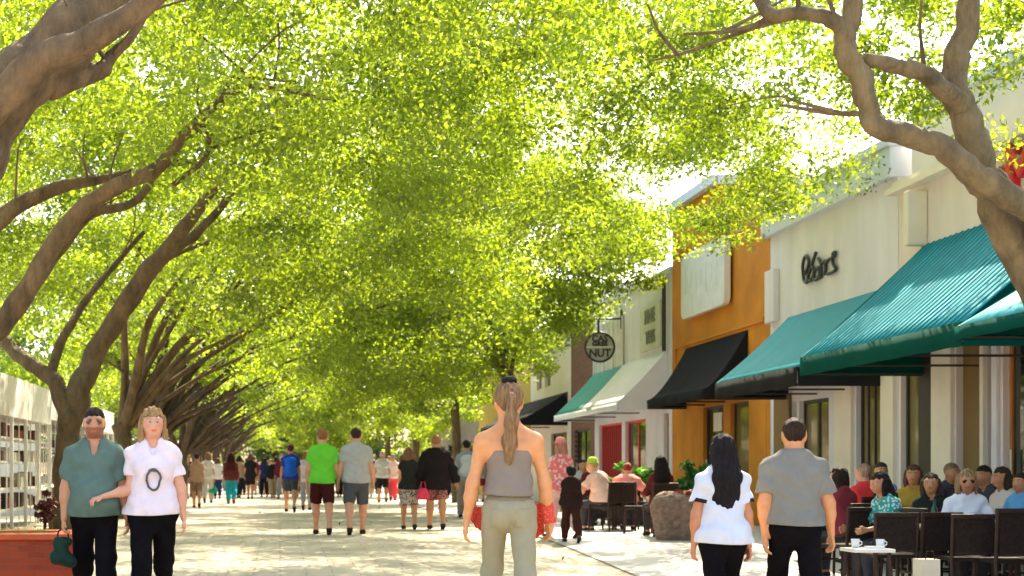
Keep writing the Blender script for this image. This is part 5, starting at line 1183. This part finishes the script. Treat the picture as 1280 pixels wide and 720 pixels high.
def trough(px, Y, wd, label, ht=.45):
    x = pX(px, Y); r = empty('plant_trough', (x, Y, .012), 0, label, 'planter', 'dark plant troughs'); MB().box(-wd/2, wd/2, -.2, .2, 0, ht).build('box', M_DFR, r, bevel=.01); MB().box(-wd/2+.03, wd/2-.03, -.17, .17, ht, ht+.01).build('soil', mat('soil', (.05, .03, .02), .9), r)
    MB().box(-wd/2-.01, wd/2+.01, -.21, .21, ht-.05, ht-.01).build('rim', M_DFR, r); return x
x1 = trough(790, 28.5, .9, 'dark trough under the brightest leafy plant'); plant('leafy_plant', 'bright green leafy plant between the pink shirts and the stone planter', 'plant', (x1, 28.5, .45), (.55, .3, .42), 30, 45, .13, LG, GHG)
x1 = trough(748, 33.0, .8, 'dark trough beside the red shop front'); plant('leafy_plant', 'green leafy plant in front of the red shop door', 'plant', (x1, 33.0, .45), (.4, .3, .3), 18, 40, .13, LG, GHG)
x1 = trough(868, 27.0, 1.0, 'dark trough before the orange building'); plant('leafy_plant', 'dark green bushy plant before the orange building doorway', 'plant', (x1, 27.0, .45), (.55, .3, .42), 30, 45, .12, leaf_mat('plant_leaves', (.03, .13, .03), (.06, .2, .03), .3), GHG)
x1 = trough(893, 25.2, .6, 'dark trough left of the black-haired woman'); plant('leafy_plant', 'blue-green leafy plant peeking out left of the long black hair', 'plant', (x1, 25.2, .45), (.34, .25, .3), 16, 36, .1, leaf_mat('blue_leaves', (.03, .16, .12), (.05, .2, .12), .3), GHG)
plant('flowering_shrub', 'small dark red flowering shrub at the foot of the forked tree', 'plant', (wx(55, 24.5), 24.5, .0), (.28, .25, .42), 16, 30, .09, leaf_mat('dark_red_leaves', (.16, .03, .04), (.2, .04, .03), .3))
# grass in the brick planter
g = np.random.default_rng(3); n = 2600; gx_ = g.uniform(-4.85, -1.98, n); gy_ = g.uniform(12.47, 12.97, n); hh = g.uniform(.05, .17, n); a = g.uniform(0, 6.28, n); V = np.stack([np.stack([gx_ - .006*np.cos(a), gy_ - .006*np.sin(a), np.full(n, .41)], 1), np.stack([gx_ + .006*np.cos(a), gy_ + .006*np.sin(a), np.full(n, .41)], 1), np.stack([gx_ + g.normal(0, .025, n), gy_ + g.normal(0, .025, n), .41 + hh], 1)], 1).reshape(-1, 3)
o = np_mesh('grass', V, np.arange(3*n).reshape(-1, 3), leaf_mat('grass_blades', (.06, .35, .03), (.1, .45, .03), .4), None, False, np.ones((3*n, 3))); setp(o, 'short bright green grass filling the brick planter', 'grass', kind='stuff')

# fallen leaves on the paving
g = np.random.default_rng(9); n = 70; fx = g.uniform(-5, 9.2, n); fy = 14 + 36*g.random(n)**1.5; c = np.stack([fx, fy, np.array([float(gz(a_, b_)) for a_, b_ in zip(fx, fy)]) + .03], 1)
o = leaves_mesh('fallen_leaves', c, np.full(n, .012), 1, .075, leaf_mat('dry_leaves', (.28, .17, .05), (.2, .12, .02), .2), None, colA=(.6, .7, .5), colB=(1.2, 1.0, .8), flat=.3)
setp(o, 'scattered fallen leaves lying on the paving', 'leaves', kind='stuff')
